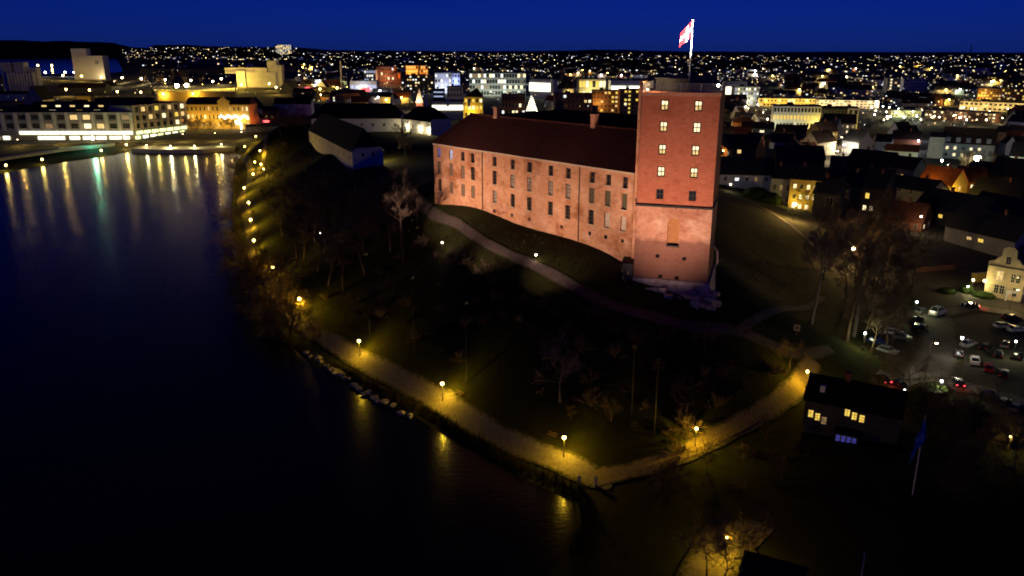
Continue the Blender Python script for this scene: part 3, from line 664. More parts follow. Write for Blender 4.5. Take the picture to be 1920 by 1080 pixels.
LL = [((480,259),"lakeside lamp nearest the lit quay, at the far end of the shore path"),((459,275),"lakeside lamp standing at the water's corner beside the quay"),((487,278),"lakeside lamp on the verge just inland of the water's corner"),
 ((476,287),"lakeside lamp in the tight cluster where the shore path bends"),((492,293),"lakeside lamp at the inland edge of the shore path's far bend"),((489.5,310),"lakeside lamp on the short ring path below the bare trees"),
 ((475,330),"lakeside lamp halfway down the far straight of the shore path"),((458,353),"lakeside lamp closest to the water on the far straight"),((466,380),"lakeside lamp above the small lit patch between shore trees"),
 ((470,413),"lakeside lamp glowing over a broad yellow verge between trees"),((476,453),"lakeside lamp just beyond the round shore willow's branches"),((512,503),"lakeside lamp shining through the round shore willow's crown"),
 ((561.5,562),"lakeside lamp among bushes before the open promenade begins"),((672.5,630),"lakeside lamp at the start of the open promenade, above the boulders"),((829,711),"lakeside lamp with a bench just past it, midway on the promenade"),((1058,818),"lakeside lamp beside the bench nearest the gate posts")]
for i, (p, lb) in enumerate(LL):
    w_ = atz(p[0], p[1], 5.7); g = hz(w_.x, w_.y); w_ = atz(p[0], p[1], g + 3.7)
    lamp((w_.x, w_.y, hz(w_.x, w_.y)), 3.7, 'globe', M['lamp_sodium'], 2300 if i > 12 else 4200, SOD, lb, "path lamp", "sodium lamps along the castle lake walk", .33 if i > 12 else .46, name="path_lamp")
def lamp_at(px, py, h, style, mt, power, color, label, group=None, rg=.3, cat="street lamp", name="street_lamp", rz=0., prad=.3):
    w_ = hit(px, py, h)
    return lamp((w_.x, w_.y, w_.z-h), h, style, mt, power, color, label, cat, group, rg, rz, prad, name)
w_ = hit(1306, 804, 3.7); lamp(w_-Vector((0,0,3.7)), 3.7, 'globe', M['lamp_sodium'], 1700, SOD, "path lamp over the plank covered path, bushes glowing behind it", "path lamp", "sodium lamps along the castle lake walk", .26, name="path_lamp")
w_ = hit(1514, 697, 3.7); lamp(w_-Vector((0,0,3.7)), 3.7, 'globe', M['lamp_sodium'], 1700, SOD, "path lamp at the upper end of the plank path beside the dark house", "path lamp", "sodium lamps along the castle lake walk", .26, name="path_lamp")
w_ = hit(1363, 1007, 3.7); lamp(w_-Vector((0,0,3.7)), 3.7, 'globe', M['lamp_sodium'], 1500, SOD, "path lamp behind the bare branches by the hut nearest the camera", "path lamp", None, .16, name="path_lamp")
lamp_at(600, 437, 3, 'globe', M['lamp_pink'], 120, (1,.7,.5), "small pinkish lamp alone on the dark wooded bank", rg=.22)
lamp_at(829, 455, 3, 'globe', M['lamp_pink'], 200, (1,.7,.5), "small pinkish lamp just below the upper path, left of the mound", rg=.24)
lamp_at(1005, 478, 1.6, 'globe', M['lamp_pink'], 120, (1,.7,.5), "small pinkish lamp on the lawn between upper path and castle wall", rg=.24)
lamp_at(716, 283, 4.5, 'globe', M['lamp_warm'], 3500, (1,.72,.28), "yellow lamp beside the white gable end of the stable", rg=.45)
lamp_at(1600, 468, 6, 'globe', M['lamp_warm'], 8000, (1,.62,.20), "bright lamp alone among the bare trees right of the tower", rg=.42)
lamp_at(1490, 385, 5, 'globe', M['lamp_warm'], 9000, (1,.60,.16), "big orange lamp in front of the yellow lit garden house", rg=.62)
lamp_at(1804, 634, 5, 'globe', M['lamp_white'], 550, (1,.86,.60), "white lamp between the two rows of parked cars", rg=.26)
lamp_at(1766, 715, 4, 'globe', M['lamp_white'], 650, (1,.86,.50), "white lamp on the grass strip below the car park road", rg=.24)
lamp_at(1719, 566, 4, 'globe', M['lamp_white'], 700, (.95,1,.45), "white lamp in the shrubs left of the parked van", rg=.24)
lamp_at(1622, 625, 4, 'globe', M['lamp_white'], 700, (.95,1,.45), "white lamp in the shrubs behind the blue car", rg=.24)
lamp_at(1825, 525, 4, 'globe', M['lamp_warm'], 1000, (1,.80,.30), "lamp on the yellow garden wall beside the Dutch gabled house", rg=.26)
lamp_at(1815, 537, 2.5, 'globe', M['lamp_white'], 300, (.9,1,.5), "low lamp over the clipped green bush near the Dutch gabled house", rg=.2)
lamp_at(1745, 645, 8, 'arm', M['lamp_warm'], 1250, (1,.84,.58), "tall street lamp lighting the middle of the car park road", rg=.3)
lamp_at(1900, 545, 5, 'arm', M['lamp_warm'], 1200, (1,.75,.30), "street lamp over the road in front of the Dutch gabled house", rg=.26)
lamp_at(1905, 640, 4, 'globe', M['lamp_white'], 500, (.95,.95,.45), "small lamp at the right end of the parked cars", rg=.2)
lamp_at(1895, 818, 3, 'globe', M['lamp_sodium'], 300, (1,.75,.12), "dim yellow lamp on the lawn at the car park's lower corner", rg=.14)
# left shore of the lake
for (px, py), lb in zip(((11,311),(79,300),(190,283),(237,272)), ("quay lamp on the grass bank nearest the picture's left edge","quay lamp on the grass bank below the parked cars","quay lamp where the grass bank narrows towards the bridge","quay lamp at the corner of grass bank and lit bridge")):
    lamp_at(px, py, 3, 'globe', M['lamp_sodium'], 1700, (1,.72,.14), lb, "lamps on the grass bank across the lake", rg=.6, cat="path lamp", name="path_lamp", prad=.8)
lamp_at(174, 262, 7, 'globe', M['lamp_white'], 5000, (.05,1,.62), "green traffic light mast by the quay wall", rg=.7, prad=1.2)

# ------------------------------------------------------------------ buildings
def winmesh(w, h, glass, frame, nx=2, nz=2):
    mb = MB(); mb.box(-w/2, w/2, -.02, .06, 0, h, 0)
    t_ = .07
    for i in range(nx+1): x_ = -w/2 + w*i/nx; mb.box(x_-t_/2, x_+t_/2, -.06, .05, -.04, h+.04, 1)
    for k in range(nz+1): z_ = h*k/nz; mb.box(-w/2-.035, w/2+.035, -.065, .045, z_-t_/2, z_+t_/2, 1)
    return mb.data("window", [glass, frame])
WMC = {}
def window(parent, x, y, z, w, h, glass, frame=None, rz=0., nx=2, nz=2, name="window"):
    frame = frame or M['window_frame']; key = (round(w,2), round(h,2), glass.name, frame.name, nx, nz)
    if key not in WMC: WMC[key] = winmesh(w, h, glass, frame, nx, nz)
    return link(name, WMC[key], parent, (x, y, z), rz)
def house_parts(t_, w, d, h, rh, wallm, roofm, hip=0., chim=1, below=3.0, rng=rnd, over=.4):
    """walls with gables (ridge along x), tiled roof with thickness, chimney"""
    mb = MB(); x0, x1, y0, y1 = -w/2, w/2, -d/2, d/2
    mb.face([(x0,y0,-below),(x1,y0,-below),(x1,y0,h),(x0,y0,h)]); mb.face([(x1,y1,-below),(x0,y1,-below),(x0,y1,h),(x1,y1,h)])
    if hip > 0:
        mb.face([(x1,y0,-below),(x1,y1,-below),(x1,y1,h),(x1,y0,h)]); mb.face([(x0,y1,-below),(x0,y0,-below),(x0,y0,h),(x0,y1,h)])
    else:
        mb.face([(x1,y0,-below),(x1,y1,-below),(x1,y1,h),(x1,0,h+rh-.02),(x1,y0,h)]); mb.face([(x0,y1,-below),(x0,y0,-below),(x0,y0,h),(x0,0,h+rh-.02),(x0,y1,h)])
    mb.build("wall", wallm, t_)
    rb = MB(); o_ = over; k = rh/(d/2); th = .22
    a0, a1 = x0-o_, x1+o_; z0 = h - o_*k
    if hip > 0:
        A,B,C,D_ = (a0,y0-o_,z0),(a1,y0-o_,z0),(a1,y1+o_,z0),(a0,y1+o_,z0); P,Q = (x0+hip,0,h+rh),(x1-hip,0,h+rh)
        rb.face([A,B,Q,P]); rb.face([C,D_,P,Q]); rb.face([D_,A,P]); rb.face([B,C,Q]); rb.face([A,D_,C,B])
    else:
        for s_ in (-1, 1):
            ye = s_*(d/2+o_)
            top = [(a0,ye,z0+th),(a1,ye,z0+th),(a1,0,h+rh+th),(a0,0,h+rh+th)]; bot = [(p[0],p[1],p[2]-th) for p in top]
            if s_ > 0: top, bot = top[::-1], bot[::-1]
            rb.mesh(top+bot, [(0,1,2,3),(7,6,5,4),(0,4,5,1),(1,5,6,2),(2,6,7,3),(3,7,4,0)])
    roof = rb.build("roof", roofm, t_)
    if chim:
        mb = MB(); cx = rng.uniform(-.3,.3)*w; mb.box(cx-.45,cx+.45,-.4,.4,h+rh-.8,h+rh+1.3); mb.box(cx-.55,cx+.55,-.5,.5,h+rh+1.3,h+rh+1.5); mb.build("chimney", M['brick_wall'], roof)
    return roof
def gable_house(p, yaw, w, d, h, rh, wallm, roofm, label, cat="house", group=None, wins=(), hip=0., chim=1, name="house", below=3.0):
    """wins: (side, u, z, width, height, glass) with side f front, b back, l, r gable ends"""
    t_ = empty(name, p, yaw); tag(t_, label, cat, group); roof = house_parts(t_, w, d, h, rh, wallm, roofm, hip, chim, below)
    for s_, u, z, ww, hh, gl in wins:
        loc, rz = {'f': ((u,-d/2-.02,z),0), 'b': ((u,d/2+.02,z),math.pi), 'l': ((-w/2-.02,u,z),-math.pi/2), 'r': ((w/2+.02,u,z),math.pi/2)}[s_]
        window(t_, *loc, ww, hh, gl, rz=rz)
    return t_
def grid_wins(side, length, nx, floors, h, lit=.2, ww=1.0, hh=1.3, rng=rnd, glows=None, z0=1.0):
    out_ = []; fh = h/floors; glows = glows or [M['win_warm'], M['win_cream'], M['win_yellow']]
    for f_ in range(floors):
        for i in range(nx):
            out_.append((side, -length/2 + length*(i+.5)/nx, z0 + f_*fh, ww, hh, rng.choice(glows) if rng.random() < lit else M['glass_dark']))
    return out_
def block(name, pxl, pxr, YL, YR, py_top, depth, wallm, label, cat="building", floors=3, ncol=8, lit=.3, glows=None, roofm=None, ww=.6, hh=.5, base=None, parapet=True, group=None, wins=True, ztop=None):
    """flat-roofed block whose front runs from one world point to another"""
    A, B = aty(pxl, py_top, YL), aty(pxr, py_top, YR); zt = ztop or A.z
    L_ = (B.to_2d()-A.to_2d()).length; ang = math.atan2(B.y-A.y, B.x-A.x)
    g = min(hz(A.x, A.y), hz(B.x, B.y)) if base is None else base; h = zt - g
    t_ = empty(name, (A.x, A.y, g), ang); tag(t_, label, cat, group)
    mb = MB(); mb.box(0, L_, 0, depth, -4, h); mb.build("wall", wallm, t_)
    if parapet:
        mb = MB(); mb.box(-.3, L_+.3, -.3, depth+.3, h+.003, h+.5); mb.box(L_*.3, L_*.42, depth*.3, depth*.6, h+.5, h+2.6); mb.build("roof", roofm or M['grey_roof'], t_)
    if wins:
        fh = h/floors; cw = L_/ncol; glows = glows or [M['win_warm'], M['win_cream']]
        for f_ in range(floors):
            for i in range(ncol):
                w_, q_ = cw*ww, fh*hh
                window(t_, cw*(i+.5), -.03, fh*f_ + fh*.25, round(w_,1), round(q_,1), rnd.choice(glows) if rnd.random() < lit else M['glass_dark'], nx=max(1,int(w_/1.5)), nz=1 if q_ < 2 else 2)
    t_['_L'] = L_; t_['_h'] = h
    return t_
def sub(t_): L_, h = t_['_L'], t_['_h']; del t_['_L']; del t_['_h']; return L_, h

# --- the stables: white walls, long black roofs
def stable(A, B, inward, W_, z0, h, rh, label, wins=6, gable_holes=False, hipB=True, lit=()):
    A = Vector(A); B = Vector(B); L_ = (B-A).length; ang = math.atan2(B.y-A.y, B.x-A.x)
    t_ = empty("stable_wing", (A.x, A.y, z0), ang); tag(t_, label, "stable wing")
    y0, y1 = (0, W_) if inward > 0 else (-W_, 0)
    mb = MB(); ym = (y0+y1)/2
    mb.face([(0,y0,-4),(L_,y0,-4),(L_,y0,h),(0,y0,h)]); mb.face([(L_,y1,-4),(0,y1,-4),(0,y1,h),(L_,y1,h)])
    mb.face([(0,y1,-4),(0,y0,-4),(0,y0,h),(0,y0+W_*.08,h+rh*.14),(0,y1-W_*.08,h+rh*.14),(0,y1,h)]); mb.face([(L_,y0,-4),(L_,y1,-4),(L_,y1,h),(L_,y1-W_*.08,h+rh*.14),(L_,y0+W_*.08,h+rh*.14),(L_,y0,h)])
    mb.build("wall", M['white_wall'], t_)
    rb = MB(); o_ = .5; k = rh/(W_/2)
    a, b_, c, d = (-.3,y0-o_,h-o_*k*.6), (L_+.3,y0-o_,h-o_*k*.6), (L_+.3,y1+o_,h-o_*k*.6), (-.3,y1+o_,h-o_*k*.6)
    g1, g2, g3, g4 = (-.4,y0+W_*.08,h+rh*.14+.15), (-.4,y1-W_*.08,h+rh*.14+.15), (L_+.4,y1-W_*.08,h+rh*.14+.15), (L_+.4,y0+W_*.08,h+rh*.14+.15)
    P, Q = (W_*.42, ym, h+rh), (L_-W_*.42, ym, h+rh)
    rb.face([a,b_,g4,Q,P,g1]); rb.face([c,d,g2,P,Q,g3]); rb.face([g1,P,g2]); rb.face([g3,Q,g4]); roof = rb.build("roof", M['dark_roof'], t_)
    for i in range(wins):
        for yy, rz in ((y0-.02,0),(y1+.02,math.pi)):
            window(t_, L_*(i+.5)/wins, yy, h*.35, 1.3, 1.6, M['win_cream'] if (i in lit and rz) else M['glass_dark'], rz=rz)
    for j in (-1, 1):
        window(t_, -.03, ym+j*W_*.17, h*.62, 1.1, 1.3, M['opening'], rz=-math.pi/2, nx=1, nz=1)
    return t_, L_, h, ym, rh
SA = atz(655, 300, 22+7.0); SB = atz(575, 236, 23+7.5)
z0 = 22.0
SA = atz(662, 314, 22.2); SB = atz(580, 262, 23.5)
GA = atz(718, 310, 22.2); SWd = (GA.to_2d()-SA.to_2d()).length
t_, L_, h, ym, rh = stable((SA.x,SA.y), (SB.x,SB.y), -1, SWd, 22.8, 5.9, 8.6, "white stable wing under a long black roof, its rounded gable facing the castle lawn", 9)
R1 = atz(655, 243, 23.5); R2 = atz(752, 243, 23.5); R3 = atz(808, 252, 23)
t2, L2, h2, ym2, rh2 = stable((R1.x-22,R1.y+1.5), (R2.x,R2.y), 1, 15, 23, 7.0, 8.0, "white rear stable wing facing the courtyard under a black roof", 8, lit=(5,))
for i in range(7):
    mb = MB(); x_ = 8 + i*12.5 + (8 if i > 3 else 0); mb.box(x_-.7,x_+.7,ym2+1.5,ym2+2.7,h2+rh2-2,h2+rh2+2.0); mb.build("chimney", M['white_wall'], t2)
t3, L3, h3, ym3, rh3 = stable((R2.x+1,R2.y-.5), (R3.x,R3.y), 1, 14, 23, 7.0, 7.0, "lamplit cream stable wing closing the courtyard next to the castle", 4)
for i, (px, py) in enumerate(((763,233),(787,236),(803,239))):
    p = onplane(px, py+2, R2 if i == 0 else R2, Vector((-(R3-R2).y, (R3-R2).x, 0)).normalized())
    t_ = empty("wall_lamp", (p.x-.2, p.y-.6, p.z)); tag(t_, ("wall lamp at the left end of the lit stable front","wall lamp in the middle of the lit stable front","wall lamp at the right end of the lit stable front")[i], "wall lamp", "wall lamps on the courtyard front")
    mb = MB(); mb.box(-.06,.06,0,.6,.3,.4); mb.build("arm", M['metal_dark'], t_); mb = MB(); mb.ball((0,0,0), .45, 8); mb.build("lamp_head", M['lamp_warm'], t_); point(t_, (0,-.3,-.9), 2200, (1,.80,.38), .3)

# --- left side, across the lake
def slab(name, px_pts, z, th, m_, label, cat, kind=None, side=None):
    P = [atz(x, y, z) for x, y in px_pts]; mb = MB(); n = len(P)
    if sum(P[i].x*P[(i+1)%n].y - P[(i+1)%n].x*P[i].y for i in range(n)) < 0: P = P[::-1]
    mb.face([(p.x,p.y,z) for p in P]); 
    for i in range(n):
        a, b_ = P[i], P[(i+1)%n]; mb.face([(a.x,a.y,z-th),(b_.x,b_.y,z-th),(b_.x,b_.y,z),(a.x,a.y,z)], 1 if side else 0)
    o = mb.build(name, [m_, side] if side else m_); return tag(o, label, cat, kind=kind)
def az_of0(px): return math.atan2((px-960)/FPX, cp_)
g0 = 3.0
mall = block("waterfront_block", -70, 246, 594, 594, 212, 30, M['grey_wall'], "white framed waterfront block with a blazing glass ground floor on the far shore", "apartment block", 2, 13, .35, [M['win_warm'],M['win_cream'],M['win_dim']], M['dark_roof'], .55, .55, base=10.5)
L_, h = sub(mall)
for i in range(14):
    x_ = min(max(L_*i/13, .4), L_-.4); mb = MB(); mb.box(x_-1.1, x_+1.1, -1.0, -.1, 0, h+.3); mb.build("pier", M['white_wall'], mall)
for z_ in (0.02, h*.5, h+.2):
    mb = MB(); mb.box(-.5, L_+.5, -1.5, -1.02, z_, z_+.35); mb.build("balcony_rail", M['white_wall'], mall)
mb = MB(); mb.box(0, L_, 3, 30, -8, -.05); mb.build("ground_floor", M['paving'], mall)
fr = [(.32,.56),(.565,.74),(.745,.87),(.875,.995)]
for a, b_ in fr:
    mb = MB(); mb.box(L_*a, L_*b_, -.9, -.6, -2.6, -.4); mb.build("shop_sign_band", M['shop'], mall)
for a, b_ in ((.20,.24),(.41,.44),(.445,.57),(.60,.66),(.68,.75),(.76,.82),(.84,.91),(.92,.985)):
    mb = MB(); mb.box(L_*a, L_*b_, 2.6, 2.9, -6.8, -3.4); mb.build("shop_front", M['shop'], mall)
mb = MB(); mb.box(0, L_*.19, -.5, 2.6, -7, -4.2); mb.build("garage_wall", M['grey_wall'], mall)
rwing = block("waterfront_block", 247, 346, 594, 640, 199, 24, M['grey_wall'], "angled waterfront block with framed balconies and neon lit shops beside the brick hotel", "apartment block", 3, 8, .45, [M['win_warm'],M['win_yellow'],M['win_cream']], M['dark_roof'], .6, .55, base=10.5)
L_, h = sub(rwing)
for i in range(9):
    x_ = min(max(L_*i/8,.4), L_-.4); mb = MB(); mb.box(x_-.5, x_+.5, -1.6, -.1, 0, h+.3); mb.build("pier", M['cream_wall'], rwing)
for z_ in (0, h/3, h*2/3, h+.2):
    mb = MB(); mb.box(-.5, L_+.5, -2.1, -1.62, z_, z_+.4); mb.build("balcony_rail", M['cream_wall'], rwing)
mb = MB(); mb.box(0, L_, 2, 24, -8, -.05); mb.build("ground_floor", M['paving'], rwing)
for i in range(7):
    mb = MB(); mb.box(L_*(i+.08)/7, L_*(i+.9)/7, -.8, -.5, -2.8, -.5); mb.build("shop_sign_band", M['shop_green'], rwing)
    mb = MB(); mb.box(L_*(i+.15)/7, L_*(i+.8)/7, 1.6, 1.9, -6.8, -3.6); mb.build("shop_front", M['shop'] if i % 3 else M['shop_green'], rwing)
for i in range(10):
    s_ = (i+.5)/10
pent = block("penthouse_block", 75, 262, 640, 640, 194, 16, M['dark_wall'], "set back glass penthouse row with a pale balcony edge above the waterfront block", "apartment block", 1, 14, .3, None, M['dark_roof'], .7, .6, base=18.5)
L_, h = sub(pent); mb = MB(); mb.box(-1, L_+1, -4, -.6, -.4, .9); mb.build("terrace_edge", M['white_wall'], pent)
mid = block("penthouse_block", -60, 240, 618, 618, 203.5, 12, M['dark_wall'], "dark glass attic storey with one glowing room on top of the waterfront block", "apartment block", 1, 18, .25, [M['win_yellow'],M['win_cream']], M['dark_roof'], .75, .6, base=18.2)
sub(mid)
hotel = block("brick_hotel", 347, 466, 660, 656, 196, 18, M['yellow_wall'], "golden lit old hotel with a stepped centre gable and garlands of lights", "hotel", 3, 15, .35, [M['win_warm'],M['win_cream']], M['brown_roof'], .35, .5)
L_, h = sub(hotel)
mb = MB(); mb.box(L_*.52, L_*.70, -.8, 3, 0, h+3); mb.face([(L_*.52,-.8,h+3),(L_*.70,-.8,h+3),(L_*.61,-.8,h+6.2)]); mb.face([(L_*.52,-.8,h+3),(L_*.61,-.8,h+6.2),(L_*.61,3,h+6.2),(L_*.52,3,h+3)]); mb.face([(L_*.61,-.8,h+6.2),(L_*.70,-.8,h+3),(L_*.70,3,h+3),(L_*.61,3,h+6.2)]); mb.build("centre_gable", M['yellow_wall'], hotel)
mb = MB(); mb.face([(-.4,-.5,h+.51),(L_+.4,-.5,h+.51),(L_,9,h+5.5),(0,9,h+5.5)]); mb.face([(0,9,h+5.5),(L_,9,h+5.5),(L_+.4,18.4,h+.51),(-.4,18.4,h+.51)]); mb.face([(-.4,-.5,h+.51),(0,9,h+5.5),(-.4,18.4,h+.51)]); mb.face([(L_+.4,18.4,h+.51),(L_,9,h+5.5),(L_+.4,-.5,h+.51)]); mb.build("mansard_roof", M['brown_roof'], hotel)
for a, b_ in ((.54,.72),(.75,.98)):
    mb = MB()
    n_ = 9
    for i in range(n_): mb.ball((L_*(a+(b_-a)*i/(n_-1)), -1.6, h*.50 + 1.0*math.sin(i*1.3)), .75, 6)
    mb.build("light_garland", M['fairy'], hotel)
mb = MB(); mb.box(L_*.78,L_*.84,-1.6,-1.2,h*.22,h*.36); mb.box(L_*.855,L_*.87,-1.6,-1.2,-1,h*.3); mb.build("lit_sign", M['fairy'], hotel)
for i in range(5): point(hotel, (L_*(.1+.2*i), -6, h*.35), 3800, (1,.62,.12), .8)

def simple(px, py, Y, yaw, w, d, h, rh, wallm, roofm, label, cat="building", wins=(), name="gabled_building", **kw):
    p = aty(px, py, Y); g = hz(p.x, p.y)
    return gable_house(Vector((p.x, p.y, g)), yaw, w, d, h, rh, wallm, roofm, label, cat, wins=wins, name=name, **kw)
simple(478, 208, 735, R(90), 16, 13, 9, 9, M['white_wall'], M['dark_roof'], "white gabled house right of the golden hotel", "house", name="house")
simple(481, 222, 690, R(90), 10, 11, 5, 5, M['grey_wall'], M['dark_roof'], "small dark fronted gable below the white gabled house", "house", name="house")
simple(552, 205, 760, R(4), 34, 14, 11, 5, M['white_wall'], M['dark_roof'], "long bluish white barn with a dark roof behind the stables", "barn", chim=0)
simple(508, 212, 715, R(3), 13, 9, 9, 3, M['brown_wall'], M['dark_roof'], "narrow brown house between the white gable and the long barn", "house", name="house", wins=[('f',-3,3,1.6,2,M['win_dim']),('f',2,3,1.6,2,M['win_warm'])])
simple(492, 243, 640, R(4), 24, 9, 4, 1.5, M['grey_wall'], M['grey_roof'], "low grey shed roof beside the hotel corner", "shed", chim=0)
# silos
def silo(name, label, boxes, px, Y, wallm, base_py=None):
    p = aty(px, 150, Y); t_ = empty(name, (p.x, p.y, hz(p.x, p.y)), 0); tag(t_, label, "silo"); s_ = Y/FPX
    for nm, xa, xb, yt, dd, dy in boxes:
        xa_, xb_ = (xa-px)*s_, (xb-px)*s_; zt = aty(px, yt, Y).z - t_.location.z
        mb = MB(); mb.box(xa_, xb_, dy, dy+dd, -3, zt); mb.build(nm, wallm, t_)
    return t_
ws = silo("white_silo", "tall white grain silo in two steps beside the blue fjord", [("tower_block",141,168,91,20,2),("storage_block",152,197,104.5,26,0)], 168, 1850, M['white_wall'])
mb = MB(); mb.box(18,26,-.4,-.1,33,41); mb.build("painted_emblem", M['grey_wall'], ws)
point(ws, (32,-14,6), 16000, (1,.72,.30), 2)
gs = silo("grey_silo", "grey concrete silo works with twin towers at the picture's left edge", [("storage_block",12,66,135,18,0),("tower_block",4,22,117,14,3),("tower_block",27,46,117,14,3),("conveyor_house",55,68,127,12,3)], 38, 1300, M['concrete'])
gs2 = gs
mb = MB()
for i in range(9): mb.lathe([(2.4,0),(2.4,30)], 10, 0, (-18+i*4.9, -.6, 0))
mb.build("silo_cell_row", M['concrete'], gs)
ms = silo("mill_silo", "pale mill complex with a slim tower and overhanging conveyor behind the lit yard", [("mill_tower",501,518,114,14,4),("mill_tower",509,527,122,14,2),("main_block",446,516,135,22,0),("side_block",446,462,133,20,-3)], 475, 1290, M['concrete'])
s_ = 1290/FPX; mb = MB(); mb.box((424-475)*s_, (500-475)*s_, 2, 14, aty(475,138,1290).z-ms.location.z, aty(475,127,1290).z-ms.location.z); mb.build("conveyor", M['concrete'], ms)
mb = MB(); mb.box((427-475)*s_, (478-475)*s_, 1.6, 1.9, aty(475,135,1290).z-ms.location.z, aty(475,131,1290).z-ms.location.z); mb.build("lit_panel", M['win_dim'], ms)
point(ms, (-18,-22,12), 70000, (1,.62,.08), 2)
simple(74, 186, 1010, R(90), 26, 22, 6, 16, M['cream_wall'], M['dark_roof'], "pale steep gable with a lamplit front beside the grey silo", "barn", chim=0)
simple(30, 186, 1080, R(2), 46, 16, 9, 3, M['concrete'], M['dark_roof'], "low concrete shed with a dark notch in front of the grey silo", "shed", chim=0)
simple(160, 172, 1250, R(3), 70, 24, 9, 6, M['dark_wall'], M['brown_roof'], "dark warehouse between the grey silo and the white silo", "warehouse", chim=0)
simple(120, 196, 850, R(2), 60, 16, 8, 5, M['brown_wall'], M['tile_roof'], "long brown roofed shed behind the penthouse row", "shed", chim=0)
simple(230, 190, 900, R(2), 70, 16, 7, 5, M['brown_wall'], M['tile_roof'], "long dark roofed shed left of the lit yard", "shed", chim=0)
simple(205, 162, 1350, R(80), 22, 18, 7, 8, M['grey_wall'], M['dark_roof'], "grey gable left of the lit harbour yard", "barn", chim=0)
simple(545, 172, 1150, R(80), 30, 20, 7, 9, M['dark_wall'], M['dark_roof'], "dark pointed barn right of the mill complex", "barn", chim=0)
simple(568, 172, 1120, R(90), 18, 16, 5, 10, M['grey_wall'], M['dark_roof'], "grey pointed gable right of the mill complex", "house", name="house")
simple(605, 160, 1200, R(90), 18, 15, 6, 10, M['grey_wall'], M['dark_roof'], "grey pointed gable left of the market hall lights", "house", name="house")
simple(380, 140, 1700, R(3), 90, 30, 9, 5, M['dark_wall'], M['grey_roof'], "dark long shed roof beyond the lit yard", "shed", chim=0)
simple(300, 140, 1750, R(3), 70, 30, 8, 5, M['dark_wall'], M['grey_roof'], "dark harbour shed left of the lit yard's trees", "shed", chim=0)
t_ = block("yellow_kiosk", 143, 169, 830, 830, 180, 8, M['yellow_wall'], "small glowing yellow kiosk behind the penthouse row", "kiosk", 1, 3, 0, wins=False); L_, h = sub(t_); point(t_, (L_/2,-6,4), 6000, (1,.62,.08), .6)
t_ = block("retaining_wall", 295, 440, 960, 960, 172, 3, M['yellow_wall'], "long low wall glowing yellow under the harbour yard lamps", "wall", 1, 3, 0, wins=False, parapet=False); L_, h = sub(t_)
mb = MB(); mb.box(0,L_,-.2,3.2,h+.003,h+.4); mb.build("coping", M['paving'], t_)
slab("harbour_yard", [(292,176),(440,176),(448,161),(420,157),(310,158),(285,165)], 10.5, 3, M['paving'], "yellow lit harbour yard in front of the mill", "yard", "structure")
slab("lit_street", [(585,183),(690,184),(700,172),(640,168),(585,170)], 11.5, 3, M['asphalt_light'], "orange lit street left of the castle roofs", "road", "structure")
for i, (px, py, w_, h_, m_, lb) in enumerate(((578,175,7,6,'neon_red',"red glowing sign at the left end of the orange lit street"),(685,174,13,5,'neon_red',"red and orange glowing sign at the right end of the orange lit street"),(500,237,5,1.6,'neon_red',"red traffic light glow beside the golden hotel"))):
    p = hit(px, py+4); t_ = empty("lit_sign", p, -az_of0(px)); tag(t_, lb, "sign"); mb = MB(); mb.tube([(0,.3,-1),(0,.3,5)], [.15,.15], 6); mb.build("post", M['metal_dark'], t_); mb = MB(); mb.box(-w_/2,w_/2,0,.25,5,5+h_); mb.build("panel", M[m_], t_); point(t_, (0,-3,4), 7000, (1,.2,.06), .5)
for i, (px, py) in enumerate(((600,176),(625,177),(650,177),(676,178),(585,172))):
    p = hit(px, py); t_ = lamp((p.x, p.y, p.z+2), 8, 'arm', M['lamp_sodium'], 30000, (1,.66,.08), "orange arm lamp over the orange lit street " + ("by the grey gables","left of its middle","at its middle","by the red and orange sign","at its far left end")[i], "street lamp", "arm lamps on the orange lit street", .8, 0, .8)
for i, (px, py) in enumerate(((310,168),(345,171),(380,170),(410,168),(432,166))):
    p = atz(px, py, 10.6); lamp((p.x, p.y, 10.5), 9, 'arm', M['lamp_sodium'], 45000, (1,.70,.06), "yellow arm lamp added to brighten the harbour yard " + ("at its left end","below the left blazing floodlight","right of the blazing floodlights","near the arched lamp","beside the mill wall")[i], "street lamp", "arm lamps added to brighten the harbour yard", .9, 0, .8)  # arm lamps added to spread yellow light across the yard
# masts and chimneys
def mast(px, py_top, Y, r_, m_, label, name="chimney_stack", cat="chimney"):
    p = aty(px, py_top, Y); g = hz(p.x, p.y); t_ = empty(name, (p.x, p.y, g)); tag(t_, label, cat)
    mb = MB(); h = p.z - g; mb.tube([(0,0,-2),(0,0,h*.5),(0,0,h)], [r_*1.25, r_*1.1, r_], 10); mb.build("shaft", m_, t_)
    mb = MB(); mb.lathe([(r_*1.3,h-.8),(r_*1.3,h)], 10); mb.build("rim", M['metal_dark'], t_); return t_
mast(638, 113, 1250, 1.3, M['concrete'], "slim pale chimney stack rising from the dark town left of centre")
mast(1822, 84, 4200, 2.2, M['metal_dark'], "distant radio mast on the skyline at the right", "radio_mast", "mast")
mast(440, 152, 900, .5, M['metal_grey'], "tall lamp mast on the harbour wall", "light_mast", "mast")
mast(1187, 98, 2600, 1.5, M['metal_dark'], "thin dark mast on the skyline left of the tower", "radio_mast", "mast")

